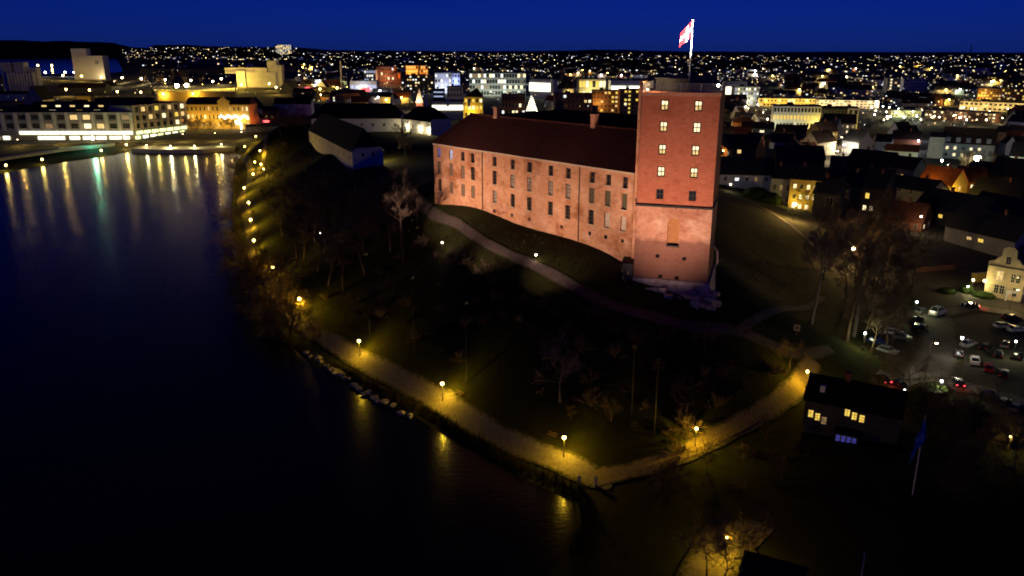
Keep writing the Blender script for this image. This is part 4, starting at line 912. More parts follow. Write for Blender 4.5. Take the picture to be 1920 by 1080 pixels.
# --- quay, roads and promenade on the far shore
slab("stone_bridge", [(246,279),(300,281),(380,280.5),(440,276),(446,270),(400,268),(330,270),(262,272)], 2.4, 2.6, M['paving'], "pale lamplit stone bridge and quay at the far end of the lake", "bridge", side=M['concrete'])
slab("shore_road", [(-60,276),(100,270),(246,266),(350,262.5),(470,258),(470,254),(350,257),(246,260),(100,265),(-60,271)], 3.9, .6, M['asphalt_light'], "lamplit shore road in front of the waterfront blocks", "road", "structure")
slab("car_deck", [(-60,300),(60,284),(110,277.5),(110,271.5),(-60,279)], 4.0, 1.0, M['asphalt'], "dark waterside parking deck at the picture's left edge", "parking deck", "structure")
slab("quay_wall", [(-60,307),(0,297),(120,279.5),(215,270.5),(215,268),(115,276),(0,291),(-60,300)], 3.6, 1.6, M['concrete'], "long grey green sloping quay wall along the far shore", "wall", side=M['paving'])
for i, (px, py) in enumerate(((30,270),(110,266),(170,263.5),(230,262),(290,262),(340,259.5),(400,258),(450,256))):
    lamp_at(px, py-8, 6, 'arm', M['lamp_warm'], 5500, (1,.66,.12), "shore road lamp %s" % ("at the far left, by the parked cars","in front of the grey garage wall","in front of the widest shop window","below the blazing sign band's right half","at the corner of the two waterfront blocks","in front of the neon shops","in front of the golden hotel's left half","at the red lit crossing right of the golden hotel")[i], "arm lamps along the shore road", .45)
for i, (px, py) in enumerate(((275,276),(320,277),(365,277),(415,274))):
    w_ = atz(px, py, 2.5)
    t_ = empty("bollard_light", (w_.x, w_.y, 2.4)); tag(t_, "low bridge light %s" % ("by the left end of the pale bridge","left of the bridge's middle","right of the bridge's middle","by the right end of the pale bridge")[i], "bollard light", "low lights on the pale bridge")
    mb = MB(); mb.lathe([(.3,0),(.3,1.2)], 8); mb.build("post", M['metal_grey'], t_); mb = MB(); mb.lathe([(.32,1.2),(.32,1.6)], 8); mb.build("lamp_head", M['lamp_warm'], t_); point(t_, (0,-.8,1.8), (2600,7500,3800,2400)[i], (1,.82,.36), .4)
for i, (px, py, c, pw, nm) in enumerate(((332,164,(1,.86,.25),60000,"left one of the two blazing yard floodlights"),(350,163,(1,.86,.25),60000,"right one of the two blazing yard floodlights"))):
    lamp_at(px, py, 12, 'globe', M['lamp_big'], pw, c, nm, None, 2.6, "floodlight", "yard_floodlight", 0, 1.5)
YL = [(229,147,'w',"lamp by the harbour sheds, second from the white silo"),(213,155,'w',"lamp at the grey harbour gable"),(265,149,'w',"lamp left of the lit yard, above the bare trees"),(310,151,'w',"lamp at the left end of the lit yard"),(358,152,'w',"lamp above the right yard floodlight"),(399,154,'w',"arched lamp right of the yard floodlights"),(415,149,'w',"lamp beside the mill's lit base"),
 (453,160,'y',"lamp glowing on the mill's side wall"),(505,158,'y',"lamp in the yard right of the mill tower"),(518,165,'y',"lower lamp in the yard right of the mill tower"),(550,160,'y',"lamp before the dark pointed barn"),(85,137,'c',"cold white harbour lamp nearest the grey silo"),(122,137,'c',"cold white harbour lamp between the silos"),(139,137,'c',"cold white harbour lamp nearest the white silo"),
 (74,141,'y',"yellow harbour lamp beside the grey silo"),(118,143,'y',"yellow harbour lamp between the two silos"),(153,144,'y',"yellow harbour lamp at the white silo's left foot"),(190,146,'y',"yellow harbour lamp at the white silo's right foot"),(97,124,'y',"upper harbour lamp against the fjord"),(71,124,'y',"upper harbour lamp right of the grey silo"),
 (124,169,'y',"street lamp above the long brown shed"),(168,170,'y',"street lamp above the yellow kiosk"),(220,173,'y',"street lamp above the long dark roofed shed"),(264,174,'y',"street lamp at the retaining wall's left end"),(362,177,'y',"street lamp on the retaining wall"),(306,177,'y',"street lamp left of the retaining wall's middle"),
 (590,162,'w',"white lamp right of the grey pointed gables"),(600,168,'y',"yellow lamp over the orange lit street"),(632,166,'y',"lamp at the orange lit street's middle"),(672,165,'w',"white lamp at the orange lit street's right end")]
for px, py, k, lb in YL:
    mt, c = {'w': (M['lamp_warm'],(1,.75,.30)), 'y': (M['lamp_sodium'],(1,.62,.10)), 'c': (M['lamp_white'],COOL)}[k]
    d_ = hit(px, py, 9); dd = d_.y
    lamp_at(px, py, 9, 'globe', mt, 30000*(dd/1200)**2 * (.25 if k == 'c' else 1), c, lb, "harbour and yard lamps left of the castle", max(.5, dd*.0011), prad=1)

# ------------------------------------------------------------------ the lit landmarks of the town centre
def blk(*a, **k):
    t_ = block(*a, **k); return (t_,) + sub(t_)
WW = [M['win_warm'], M['win_cream'], M['win_white']]
t_, L_, h = blk("glass_hall", 880, 986, 1080, 1080, 137, 40, M['grey_wall'], "wide pale glass office hall above the middle of the castle roof", "office building", 4, 20, .35, [M['win_white'],M['win_cream'],M['win_dim']], ww=.8, hh=.6)
for i in range(4): point(t_, (L_*(i+.5)/4, -14, 6), 9000, (.90,1,.72), 2)
t_, L_, h = blk("office_block", 815, 846, 1150, 1150, 137, 20, M['white_wall'], "white lit office block with bluish windows left of the glass hall", "office building", 4, 6, .6, [M['win_ice'],M['win_white']]); point(t_, (L_/2,-12,6), 14000, (.8,.85,1), 2)
t_, L_, h = blk("office_block", 847, 862, 1140, 1140, 137.5, 18, M['white_wall'], "narrow white block carrying a blue light beside the glass hall", "office building", 4, 3, .2, [M['win_white']])
mb = MB(); mb.box(L_*.3,L_*.7,-.8,-.4,h*.5,h*.7); mb.build("blue_sign", M['neon_blue'], t_); point(t_, (L_/2,-9,h*.6), 10000, (.4,.5,1), 2)
t_, L_, h = blk("office_block", 752, 812, 1250, 1250, 141, 24, M['dark_wall'], "dark glass office block with strip lights below the orange building", "office building", 5, 12, .3, WW)
t_, L_, h = blk("orange_lit_block", 761, 802, 1420, 1420, 123, 20, M['yellow_wall'], "orange glowing building with a slanted dark edge on the slope behind town", "office building", 5, 9, .8, [M['orange_glow']], ww=.75, hh=.65); point(t_, (L_*.2,-16,12), 70000, (1,.35,.05), 2)
mb = MB(); mb.mesh([(L_*.42,-.6,0),(L_*.52,-.6,0),(L_*.68,-.6,h),(L_*.58,-.6,h),(L_*.42,-.2,0),(L_*.52,-.2,0),(L_*.68,-.2,h),(L_*.58,-.2,h)], [(0,1,2,3),(4,7,6,5),(0,3,7,4),(1,5,6,2),(3,2,6,7)]); mb.build("slanted_fin", M['dark_wall'], t_)
t_, L_, h = blk("terraced_block", 705, 738, 1400, 1400, 125.5, 30, M['brick_wall'], "brown brick block stepping down beside the orange building", "office building", 4, 8, .25, WW); point(t_, (L_*.6,-14,14), 22000, (1,.5,.25), 2)
mb = MB(); mb.box(L_, L_*1.25, 0, 28, -4, h*.66); mb.box(L_*1.25, L_*1.45, 0, 26, -4, h*.36); mb.build("lower_terrace", M['brick_wall'], t_)
t_, L_, h = blk("office_block", 682, 704, 1380, 1380, 131, 18, M['grey_wall'], "small white lit office left of the brown brick block", "office building", 4, 5, .6, [M['win_white'],M['win_ice']])
t_, L_, h = blk("market_hall", 656, 706, 1180, 1180, 152, 26, M['grey_wall'], "low white hall with a bright band of cold light left of centre", "hall", 1, 6, .8, [M['win_white'],M['win_ice']], ww=.85, hh=.4); point(t_, (L_/2,-12,6), 16000, (.75,.8,1), 2)
t_, L_, h = blk("sports_hall", 1145, 1203, 960, 960, 151, 30, M['white_wall'], "hall with one long glaring window band left of the tower", "hall", 1, 3, 0, wins=False)
mb = MB(); mb.box(1, L_-1, -.5, -.1, h*.25, h*.72); mb.build("window_band", M['hall'], t_)
t_, L_, h = blk("sports_hall", 1086, 1136, 980, 980, 149, 30, M['cream_wall'], "yellow lit hall beside the hall with the glaring window band", "hall", 2, 8, .75, [M['win_yellow'],M['win_cream']], ww=.8, hh=.6); point(t_, (L_/2,-12,6), 22000, (1,.9,.4), 2)
t_, L_, h = blk("station_roof", 993, 1032, 1020, 1000, 148, 16, M['white_wall'], "bright strip lit canopy right of the glass hall", "canopy", 1, 3, 0, wins=False); mb = MB(); mb.box(0, L_, -.5, -.1, h*.4, h*.8); mb.build("light_strip", M['hall'], t_)
t_, L_, h = blk("brick_flats", 1040, 1110, 760, 760, 176, 16, M['brick_wall'], "dark brick flats with few lit windows above the castle ridge", "apartment block", 4, 9, .12, WW)
t_, L_, h = blk("brick_flats", 1112, 1160, 770, 770, 170, 16, M['brick_wall'], "brick flats with orange lit corner rooms above the castle ridge", "apartment block", 5, 7, .35, [M['win_warm'],M['win_yellow']]); point(t_, (L_*.2,-7,8), 8000, (1,.6,.1), 1)
t_, L_, h = blk("brick_flats", 1163, 1206, 750, 750, 168, 16, M['brick_wall'], "brick flats with a lit stair column, half hidden by the tower", "apartment block", 6, 6, .3, [M['win_yellow'],M['win_cream']])
for i in range(6): window(t_, L_*.42, -.1, h*i/6+1, 1.8, 1.6, M['win_yellow'], nx=1, nz=1); window(t_, L_*.85, -.1, h*i/6+1, 1.4, 1.2, M['win_yellow'], nx=1, nz=1)
t_, L_, h = blk("brick_flats", 940, 985, 740, 740, 178, 14, M['brick_wall'], "long brick house with pinkish lit windows above the castle ridge", "apartment block", 3, 7, .45, [M['win_white'],M['win_cream']])
t_, L_, h = blk("town_hall", 870, 905, 720, 720, 182, 14, M['yellow_wall'], "yellow lit corner house with a pointed roof above the castle ridge", "house", 3, 5, .5, [M['win_yellow'],M['win_cream']]); point(t_, (L_*.4,-6,5), 7000, (1,.7,.08), 1)
mb = MB(); mb.face([(0,0,h+.51),(L_,0,h+.51),(L_*.7,6,h+8)]); mb.face([(L_,0,h+.51),(L_,14,h+.51),(L_*.7,6,h+8)]); mb.face([(L_,14,h+.51),(0,14,h+.51),(L_*.7,6,h+8)]); mb.face([(0,14,h+.51),(0,0,h+.51),(L_*.7,6,h+8)]); mb.build("spire_roof", M['tile_roof'], t_)
t_, L_, h = blk("arcade_block", 810, 868, 700, 700, 190, 12, M['grey_wall'], "low block with a row of glaring arcade lights above the stable roofs", "building", 1, 6, 0, wins=False)
mb = MB(); mb.box(0, L_, -.5, -.1, h*.55, h*.8); mb.build("arcade_lights", M['shop'], t_)
t_, L_, h = blk("office_block", 838, 866, 830, 830, 163, 16, M['grey_wall'], "grey tower like office with pale pilasters above the stable roofs", "office building", 4, 5, .15, WW)
t_, L_, h = blk("office_block", 812, 832, 860, 860, 168, 14, M['dark_wall'], "dark office with blue window strips above the stable roofs", "office building", 4, 1, 1.0, [M['win_ice']], ww=.9, hh=.3)
# steeple and christmas tree
p = aty(786, 165, 800); g = hz(p.x, p.y); t_ = empty("church_steeple", (p.x, p.y, g)); tag(t_, "small pale pointed steeple beyond the stable roofs", "steeple")
hh = p.z - g; mb = MB(); mb.box(-3.2,3.2,-3.2,3.2,-2,hh-14); mb.build("tower_base", M['brick_wall'], t_)
mb = MB()
for a, b_ in (((-3.6,-3.6),(3.6,-3.6)),((3.6,-3.6),(3.6,3.6)),((3.6,3.6),(-3.6,3.6)),((-3.6,3.6),(-3.6,-3.6))): mb.face([(*a,hh-14),(*b_,hh-14),(0,0,hh)])
mb.build("spire", M['cream_wall'], t_); mb = MB(); mb.tube([(0,0,hh-.2),(0,0,hh+4)], [.12,.05], 6); mb.build("spire_rod", M['metal_dark'], t_); point(t_, (-2,-10,hh-12), 14000, (1,.7,.5), 1)
p = aty(997, 176, 700); g = hz(p.x, p.y); t_ = empty("christmas_tree", (p.x, p.y, g)); tag(t_, "christmas tree strung with white lights above the castle ridge", "christmas tree"); hh = p.z - g
mb = MB()
for i in range(7): z_ = hh*.25 + hh*.1*i; mb.lathe([(hh*.24*(1-i/7.5),z_),(hh*.10*(1-i/8),z_+hh*.14)], 9)
mb.tube([(0,0,-1),(0,0,hh*.3)],[.3,.25],6); mb.build("needles", M['hedge'], t_)
mb = MB(); pts = []
for i in range(260):
    f_ = i/259; q_ = hh*.25*(1-f_)+.12; a = f_*62; pts.append((q_*math.cos(a), q_*math.sin(a), hh*(.25+.74*f_)))
mb.tube(pts, [.13]*len(pts), 4); mb.build("light_chain", M['fairy'], t_); point(t_, (0,-5,4), 6000, (1,.85,.45), 1)
# high-rise slab on the hill left of centre; lit windows added to brighten it
t_, L_, h = blk("high_rise", 516, 546, 3300, 3300, 84, 20, M['concrete'], "white tower block on the skyline, brightened by added lit windows", "tower block", 9, 9, .8, [M['town_warm'],M['win_white'],M['win_cream']], ww=.5, hh=.5)
# right of the tower
t_, L_, h = blk("school", 1451, 1541, 620, 612, 199, 18, M['white_wall'], "white school building with a glowing middle row of windows", "school", 3, 14, 0, None, M['dark_roof'], .6, .55)
for i in range(14): window(t_, L_*(i+.5)/14, -.07, h/3+h/12, L_/14*.6, h/3*.6, M['win_yellow'], nx=2, nz=1)
point(t_, (L_*.1,-9,3), 1600, (.85,1,.6), 1); point(t_, (L_*.5,-9,3), 1600, (1,.9,.55), 1); point(t_, (L_*.95,-7,3), 7000, (1,.75,.15), .8)
t_, L_, h = blk("school", 1542, 1590, 609, 606, 203, 18, M['dark_wall'], "dark fronted school wing with a thin row of lit windows", "school", 3, 8, 0, None, M['dark_roof'])
for i in range(8): window(t_, L_*(.2+.6*i/7), -.07, h*.62, 1.6, .9, M['win_yellow'], nx=1, nz=1)
t_, L_, h = blk("school", 1591, 1611, 605, 604, 203, 18, M['white_wall'], "narrow white end bay of the school with a yellow doorway", "school", 3, 2, 0, None, M['dark_roof'], .6, .5); point(t_, (L_*.2,-5,3), 4000, (1,.72,.08), .6)
t_, L_, h = blk("long_row", 1425, 1530, 860, 850, 184.5, 14, M['yellow_wall'], "long yellow lit row behind the white school", "apartment block", 2, 16, .3, WW)
for i in range(4): point(t_, (L_*(i+.5)/4, -8, 6), 7000, (1,.78,.25), 1)
t_, L_, h = blk("long_row", 1531, 1650, 850, 830, 187, 14, M['cream_wall'], "cream lit row with a glaring light column behind the school's right end", "apartment block", 3, 16, .35, [M['win_warm'],M['orange_glow'],M['win_cream']])
for i in range(4): point(t_, (L_*(i+.5)/4, -8, 6), 7000, (1,.8,.5), 1)
mb = MB(); mb.box(L_*.94,L_*.98,-.8,-.3,2,h); mb.build("light_column", M['fairy'], t_)
t_, L_, h = blk("shop_row", 1362, 1402, 900, 900, 152, 14, M['grey_wall'], "row of glaring white shop lights just right of the tower top", "shop row", 1, 6, 0, wins=False); mb = MB(); mb.box(0,L_,-.5,-.1,h*.4,h*.75); mb.build("shop_front", M['shop'], t_)
t_, L_, h = blk("office_block", 1378, 1424, 880, 880, 163, 14, M['grey_wall'], "grey office with scattered white windows right of the tower top", "office building", 4, 9, .4, [M['win_white'],M['win_cream'],M['win_ice']]); point(t_, (L_*.5,-8,4), 14000, (1,.95,.6), 1)
t_, L_, h = blk("long_row", 1800, 1930, 820, 780, 189.5, 12, M['cream_wall'], "long cream wall lit from below at the picture's right edge", "apartment block", 2, 14, .1, WW)
for i in range(4): point(t_, (L_*(i+.5)/4, -7, 5), 4500, (1,.72,.25), 1)
t_, L_, h = blk("brick_flats", 1735, 1870, 700, 660, 206, 14, M['brick_wall'], "long dark brick flats dotted with warm windows, right side of town", "apartment block", 3, 18, .38, [M['win_warm'],M['win_cream']])
t_, L_, h = blk("green_lit_house", 1672, 1728, 720, 715, 207, 12, M['cream_wall'], "house front washed in greenish lamp light right of the school", "house", 2, 8, .25, [M['win_yellow']]); point(t_, (L_*.3,-8,5), 9000, GRN, 1); point(t_, (L_*.8,-8,5), 8000, GRN, 1)
t_, L_, h = blk("flats", 1666, 1690, 1150, 1150, 147, 14, M['grey_wall'], "pale flats with one lit stair column in the right half of town", "apartment block", 5, 4, .1, WW)
for i in range(5): window(t_, L_*.25, -.1, h*i/5+1.5, 2.6, 1.8, M['win_cream'], nx=1, nz=1)
t_, L_, h = blk("flats", 1695, 1740, 1180, 1180, 148, 14, M['white_wall'], "bluish unlit white block in the right half of town", "apartment block", 4, 8, .03, WW)
t_, L_, h = blk("flats", 1835, 1925, 1000, 980, 166, 14, M['brick_wall'], "brick flats with many small lights at the picture's right edge", "apartment block", 4, 16, .3, [M['win_warm'],M['win_yellow']]); point(t_, (L_*.1,-8,5), 16000, (1,.7,.1), 1)

# ------------------------------------------------------------------ houses of the old town
SITES = []     # (x, y, radius) of everything already standing
def az_of(px): return math.atan2((px-960)/FPX, cp_)
def hs(px, py, turn, w, d, h, rh, wallm, roofm, label, cat="house", wins=(), name="house", hip=0., chim=1, group=None):
    """front bottom centre at a pixel on the ground; turn is measured from squarely facing the viewer"""
    p = hit(px, py); yaw = -az_of(px) + R(turn)
    c = Vector((p.x, p.y, 0)) + Vector((-math.sin(yaw), math.cos(yaw), 0))*(d/2)
    g = min(hz(c.x+dx, c.y+dy) for dx in (-w/3, w/3) for dy in (-d/3, d/3)); SITES.append((c.x, c.y, max(w, d)*.55))
    return gable_house((c.x, c.y, g), yaw, w, d, h, rh, wallm, roofm, label, cat, group, wins, hip, chim, name)
D_ = M['glass_dark']; Y_ = M['win_yellow']; C_ = M['win_cream']; WM_ = M['win_warm']; DM_ = M['win_dim']; WH_ = M['win_white']
hs(1378, 351, 8, 30, 10, 7, 6, M['white_wall'], M['slate_town'], "white house right of the tower foot with two yellow windows and one glowing pink white", wins=[('f',-12.5,4.2,1.1,1.5,Y_),('f',-10.3,4.2,1.1,1.5,Y_),('f',-12.5,1,1.1,1.5,D_),('f',-10.3,1,1.1,1.5,D_),('f',-4,4.2,1.1,1.5,D_),('f',-4,1,1.1,1.5,D_),('f',.5,4.2,1.6,1.2,WH_),('f',8,4.2,1,1.5,DM_),('f',4.5,4.2,1.1,1.5,D_),('f',12,4.2,1.1,1.5,D_)])
lamp_at(1370, 346, 2.6, 'globe', M['lamp_warm'], 500, (1,.85,.45), "small wall side lamp at the white house right of the tower foot", rg=.3)
hs(1462, 380, -6, 8, 12, 10, 4, M['grey_wall'], M['slate_town'], "narrow grey classical front with tall windows left of the yellow lit garden house", wins=[('f',u,z,1,2,DM_ if (u == 0 and z > 4) else D_) for u in (-2.4,0,2.4) for z in (1,5.5)], hip=2)
t_ = hs(1505, 394, -10, 11, 12, 12, 4, M['yellow_wall'], M['slate_town'], "yellow lit garden house with scattered bright windows behind a bare tree", wins=[('f',u,z,1.1,1.6,C_ if (i*3+k) % 4 != 1 else D_) for i, u in enumerate((-3.6,-1.2,1.2,3.6)) for k, z in enumerate((1,4.6,8.4))]); point(t_, (-3,-9,4), 900, (1,.74,.12), .4); point(t_, (4,-8,8), 700, (1,.76,.16), .4)  # two fixtureless lights added to brighten the yellow front
hs(1546, 404, -8, 9, 12, 8.5, 5, M['dark_wall'], M['slate_town'], "dark brown house with a pale blue doorway bay right of the garden house", wins=[('f',1,1,2.6,6.2,M['glass_dark'])])
hs(1571, 340, 0, 8, 10, 6, 5, M['yellow_wall'], M['slate_town'], "house with one glowing upper room above the dark brown house", wins=[('f',0,2.6,2.4,2,Y_),('f',2.6,2.6,1.2,2,Y_)])
hs(1404, 297, -18, 7.5, 16, 6.5, 7, M['brick_wall'], M['slate_town'], "brown gabled house whose pale edged gable points up right of the tower", wins=[('f',-1.4,2,1,1.4,D_)])
hs(1372, 290, 4, 16, 11, 5, 6, M['brown_wall'], M['slate_town'], "dark roofed low house with a warm lit shop window right of the tower", wins=[('f',-3,1,5,2,WM_),('f',4,1,2,2,WM_)])
hs(1482, 262, 0, 20, 10, 5.5, 4, M['brown_wall'], M['tile_roof'], "wide brown roofed house in front of the white school", wins=[('f',-6,2,1.2,1.4,D_)])
hs(1476, 281, 6, 20, 10, 4.5, 4.5, M['white_wall'], M['slate_town'], "dark roofed house with a white gable strip left of the lit street", wins=[('f',5,1.5,1,1.2,D_)])
hs(1420, 252, 4, 22, 10, 4.5, 4, M['cream_wall'], M['tile_roof'], "warm lit low house below the school's left end", wins=[('f',-5,1.5,3,1.4,WM_),('f',3,1.5,3,1.4,C_)])
hs(1385, 268, 10, 16, 10, 5, 5, M['cream_wall'], M['orange_roof'], "orange roofed lamplit house beside the tower's right edge", wins=[('f',-3,1.5,2,1.4,C_),('f',2,1.5,2,1.4,WM_)])
hs(1353, 262, 10, 12, 10, 5, 6, M['white_wall'], M['slate_town'], "pale blue walled house half hidden by the tower's right edge")
# the bright shopping street
for i, (px, py, tn_, w_, wl, lb) in enumerate(((1548,292,62,20,'cream_wall',"house on the left of the bright street, nearest the viewer"),(1553,270,60,20,'yellow_wall',"house on the left of the bright street, at its far bend"),(1592,290,-48,14,'grey_wall',"grey roofed house on the right of the bright street, nearest the viewer"),(1572,252,8,22,'cream_wall',"brightly lit front closing the far end of the bright street"))):
    hs(px, py, tn_, w_, 10, 8, 6, M[wl], M['brown_roof'] if i != 2 else M['grey_roof'], lb, wins=[('f',-w_/2+w_*(k+.5)/6,z,1.1,1.5,C_ if (k+i) % 2 else WM_) for k in range(6) for z in (1.2,4.8)])
lamp_at(1579, 272, 6, 'arm', M['lamp_white'], 16000, (1,.86,.62), "white lamp over the bright shopping street", rg=.7); lamp_at(1566, 284, 6, 'arm', M['lamp_warm'], 20000, (1,.78,.45), "warm lamp over the near end of the bright shopping street", rg=.8)
lamp_at(1579, 301, 5, 'globe', M['lamp_sodium'], 5000, (1,.62,.18), "orange lamp where the bright shopping street ends", rg=.6); lamp_at(1575, 258, 6, 'arm', M['lamp_warm'], 16000, (1,.78,.42), "lamp at the far bend of the bright shopping street", rg=.6)
hs(1546, 262, -30, 14, 9, 7, 7, M['grey_wall'], M['grey_roof'], "pale grey roofed house left of the bright street's far bend")
hs(1654, 284, -4, 9, 10, 6, 4, M['white_wall'], M['slate_town'], "small white house right of the bright street", wins=[('f',1,2,1,1.4,D_)])
hs(1687, 308, -3, 16, 9, 7, 3, M['white_wall'], M['tile_roof'], "bluish white walled house under a dark red roof", wins=[('f',-4,2,1,1.5,D_)])
hs(1697, 268, 60, 14, 9, 7, 6, M['white_wall'], M['brown_roof'], "tall gable, one side white and one side brown, behind the dark red roof")
hs(1752, 297, -4, 8, 10, 12, 2, M['white_wall'], M['slate_town'], "plain white blank gable wall left of the dormered house", chim=0)
t_ = hs(1810, 299, -2, 26, 11, 9, 8, M['white_wall'], M['brown_roof'], "white house with five dormers, washed in green and yellow light", wins=[('f',u,z,1.3,1.5,C_ if (u+z) % 3 > .8 else D_) for u in (-10,-6,-2,2,6) for z in (1.5,5.2)])
for i in range(5):
    mb = MB(); x_ = -10+i*5; mb.box(x_-1.1,x_+1.1,-5.4,-2.0,9,11.8); mb.face([(x_-1.3,-5.6,11.85),(x_+1.3,-5.6,11.85),(x_+1.3,-2,12.6),(x_-1.3,-2,12.6)],1); mb.build("dormer", [M['white_wall'], M['slate_town']], t_)
lamp_at(1832, 301, 6, 'globe', M['lamp_big'], 14000, (1,.90,.45), "huge glaring lamp at the right end of the dormered white house", rg=1.5, prad=.8)
lamp_at(1766, 302, 4, 'globe', M['lamp_white'], 4000, (.65,1,.35), "greenish lamp left of the dormered white house", rg=.5); lamp_at(1779, 310, 4, 'globe', M['lamp_white'], 4000, (.65,1,.35), "lower greenish lamp in front of the dormered white house", rg=.5)
hs(1909, 327, -6, 10, 11, 9, 6, M['white_wall'], M['slate_town'], "greenish white gabled house at the right edge below the cream wall", wins=[('f',1,3,1.2,1.6,D_)])
t_ = hs(1748, 376, -34, 15, 10, 7.5, 6, M['yellow_wall'], M['orange_roof'], "orange roofed house with a yellow glowing gable", wins=[('r',-2,1.5,1.2,1.7,D_),('r',1.5,1.5,1.2,1.7,D_),('r',0,5,1.2,1.7,WM_),('f',4,2,1.2,1.6,D_)]); point(t_, (11,-6,4), 3800, (1,.66,.10), .5); point(t_, (-2,-10,10), 1600, (1,.6,.12), .5)
hs(1682, 338, -30, 15, 10, 6, 5, M['cream_wall'], M['tile_roof'], "dark red roofed house left of the orange roofed one with three lit attic windows", wins=[('f',-4,2,1.2,1.2,WM_),('f',-1,2,1.2,1.2,DM_),('f',2,2,1.2,1.2,Y_)])
hs(1683, 380, -32, 26, 12, 6.5, 4, M['grey_wall'], M['slate_town'], "large bluish grey house with a black roof below the orange roofed house", wins=[('f',-10,3.8,1.4,1.8,Y_),('f',-11.5,1,1.4,1.6,C_),('f',-9,2,1.2,1.6,DM_),('f',0,5,1.2,1.6,D_),('f',5,5,1.2,1.6,D_)])
hs(1622, 400, -20, 12, 12, 10, 5, M['dark_wall'], M['slate_town'], "dark house behind the bare park trees with two yellow windows one over the other", wins=[('f',0,6,1.4,2,Y_),('f',-.5,1.5,1.2,1.8,C_),('f',2,1.5,1.2,1.8,C_)])
hs(1822, 357, -30, 10, 11, 6, 6, M['brown_wall'], M['brown_roof'], "small brown pointed gable house below the glaring lamp", wins=[('f',1,5,1,1.3,DM_)])
hs(1874, 364, -28, 13, 12, 8, 7, M['dark_wall'], M['slate_town'], "dark double gabled house at the right edge of town", wins=[('f',0,4,1.5,1.5,DM_)])
hs(1868, 395, -35, 26, 11, 5, 6, M['brown_wall'], M['slate_town'], "dark low house with one bright skylight near the right edge", wins=[('f',-4,2.5,2.4,1.2,C_)])
hs(1880, 425, -38, 30, 11, 5, 5, M['brown_wall'], M['slate_town'], "dark row house with a long orange lit window strip", wins=[('f',4,1.6,7,1.4,WM_),('f',11,1.6,2.4,1.4,DM_)])
hs(1905, 378, -30, 10, 11, 8, 5, M['brown_wall'], M['slate_town'], "house with two yellow windows one over the other at the right edge", wins=[('f',0,5.2,1.8,1.6,Y_),('f',.3,1.2,2.6,2.2,Y_)])
hs(1770, 425, -36, 26, 12, 6, 6, M['dark_wall'], M['slate_town'], "unlit black roofed house with one lit dormer above the park", wins=[('f',-2,3.2,1.6,1.2,Y_)])
hs(1830, 470, -36, 24, 12, 6, 6, M['grey_wall'], M['slate_town'], "dark bluish house with two small lit windows above the Dutch gabled house", wins=[('f',-3,3.2,1.6,.9,WM_),('f',1,3.2,1.8,1.1,Y_)])
hs(1400, 335, 0, 20, 9, 3.5, 4.5, M['dark_wall'], M['slate_town'], "low black roof behind the white house right of the tower foot")
hs(1500, 320, 20, 24, 10, 6, 6, M['dark_wall'], M['slate_town'], "black roofed house between the grey classical front and the bright street")
hs(1625, 330, -25, 22, 10, 6, 6, M['dark_wall'], M['brown_roof'], "dark house right of the bright shopping street's near end")

# the Dutch gabled house by the car park
p = hit(1878, 560); yaw = -az_of(1878) + R(-14); c = Vector((p.x, p.y, hz(p.x, p.y)))
dg = empty("dutch_gabled_house", c, yaw); tag(dg, "cream house with a curved Dutch gable and corner lamp above the car park", "house")
gw, gh = 8.6, 8.2
mb = MB(); prof = [(-gw/2,-3),(gw/2,-3),(gw/2,gh),(gw/2+.1,gh+1.0),(gw*.36,gh+1.5),(gw*.30,gh+2.3),(gw*.2,gh+2.7),(gw*.19,gh+4.6),(gw*.1,gh+5.3),(-gw*.1,gh+5.3),(-gw*.19,gh+4.6),(-gw*.2,gh+2.7),(-gw*.30,gh+2.3),(-gw*.36,gh+1.5),(-gw/2-.1,gh+1.0),(-gw/2,gh)]
n_ = len(prof); mb.face([(x_,0,z_) for x_, z_ in prof]); mb.face([(x_,.5,z_) for x_, z_ in prof[::-1]])
for i in range(n_): a, b_ = prof[i], prof[(i+1)%n_]; mb.face([(b_[0],0,b_[1]),(a[0],0,a[1]),(a[0],.5,a[1]),(b_[0],.5,b_[1])])
mb.build("gable_wall", M['cream_wall'], dg)
mb = MB(); mb.box(-gw/2+.02,gw/2-.02,.51,12,-3,gh-.05); mb.build("wall", M['cream_wall'], dg)
mb = MB(); mb.face([(-gw/2-.3,.52,gh-.1),(0,.52,gh+4.4),(0,12.3,gh+4.4),(-gw/2-.3,12.3,gh-.1)]); mb.face([(0,.52,gh+4.4),(gw/2+.3,.52,gh-.1),(gw/2+.3,12.3,gh-.1),(0,12.3,gh+4.4)]); mb.face([(gw/2,12.2,gh-.1),(0,12.2,gh+4.3),(-gw/2,12.2,gh-.1)][::-1]); mb.build("roof", M['slate_town'], dg)
mb = MB(); mb.box(-gw/2-.15,gw/2+.15,-.22,-.003,gh,gh+.3); mb.build("cornice", M['dark_wall'], dg)
for u, z_, ww, hh, gl in ((-1.6,1.2,1.0,2.2,D_),(-.3,1.2,1.0,2.2,D_),(2.6,1.2,1.0,2.2,D_),(-1.3,4.7,1.5,2.4,WM_),(1.7,4.7,.9,2.2,D_),(2.9,4.7,.9,2.2,D_),(0,gh+1.0,1.1,1.9,D_)):
    window(dg, u, -.03, z_, ww, hh, gl, nx=2, nz=3)
mb = MB(); mb.box(-gw/2-.3,-gw/2,-.6,-.2,4.1,4.3); mb.ball((-gw/2-.1,-.6,4.0),.32,8,1); mb.build("wall_lantern", [M['metal_dark'], M['lamp_warm']], dg); point(dg, (-gw/2-.4,-1.6,3.6), 240, (1,.84,.22), .25); point(dg, (1.5,-5,5), 120, (1,.85,.3), .3)
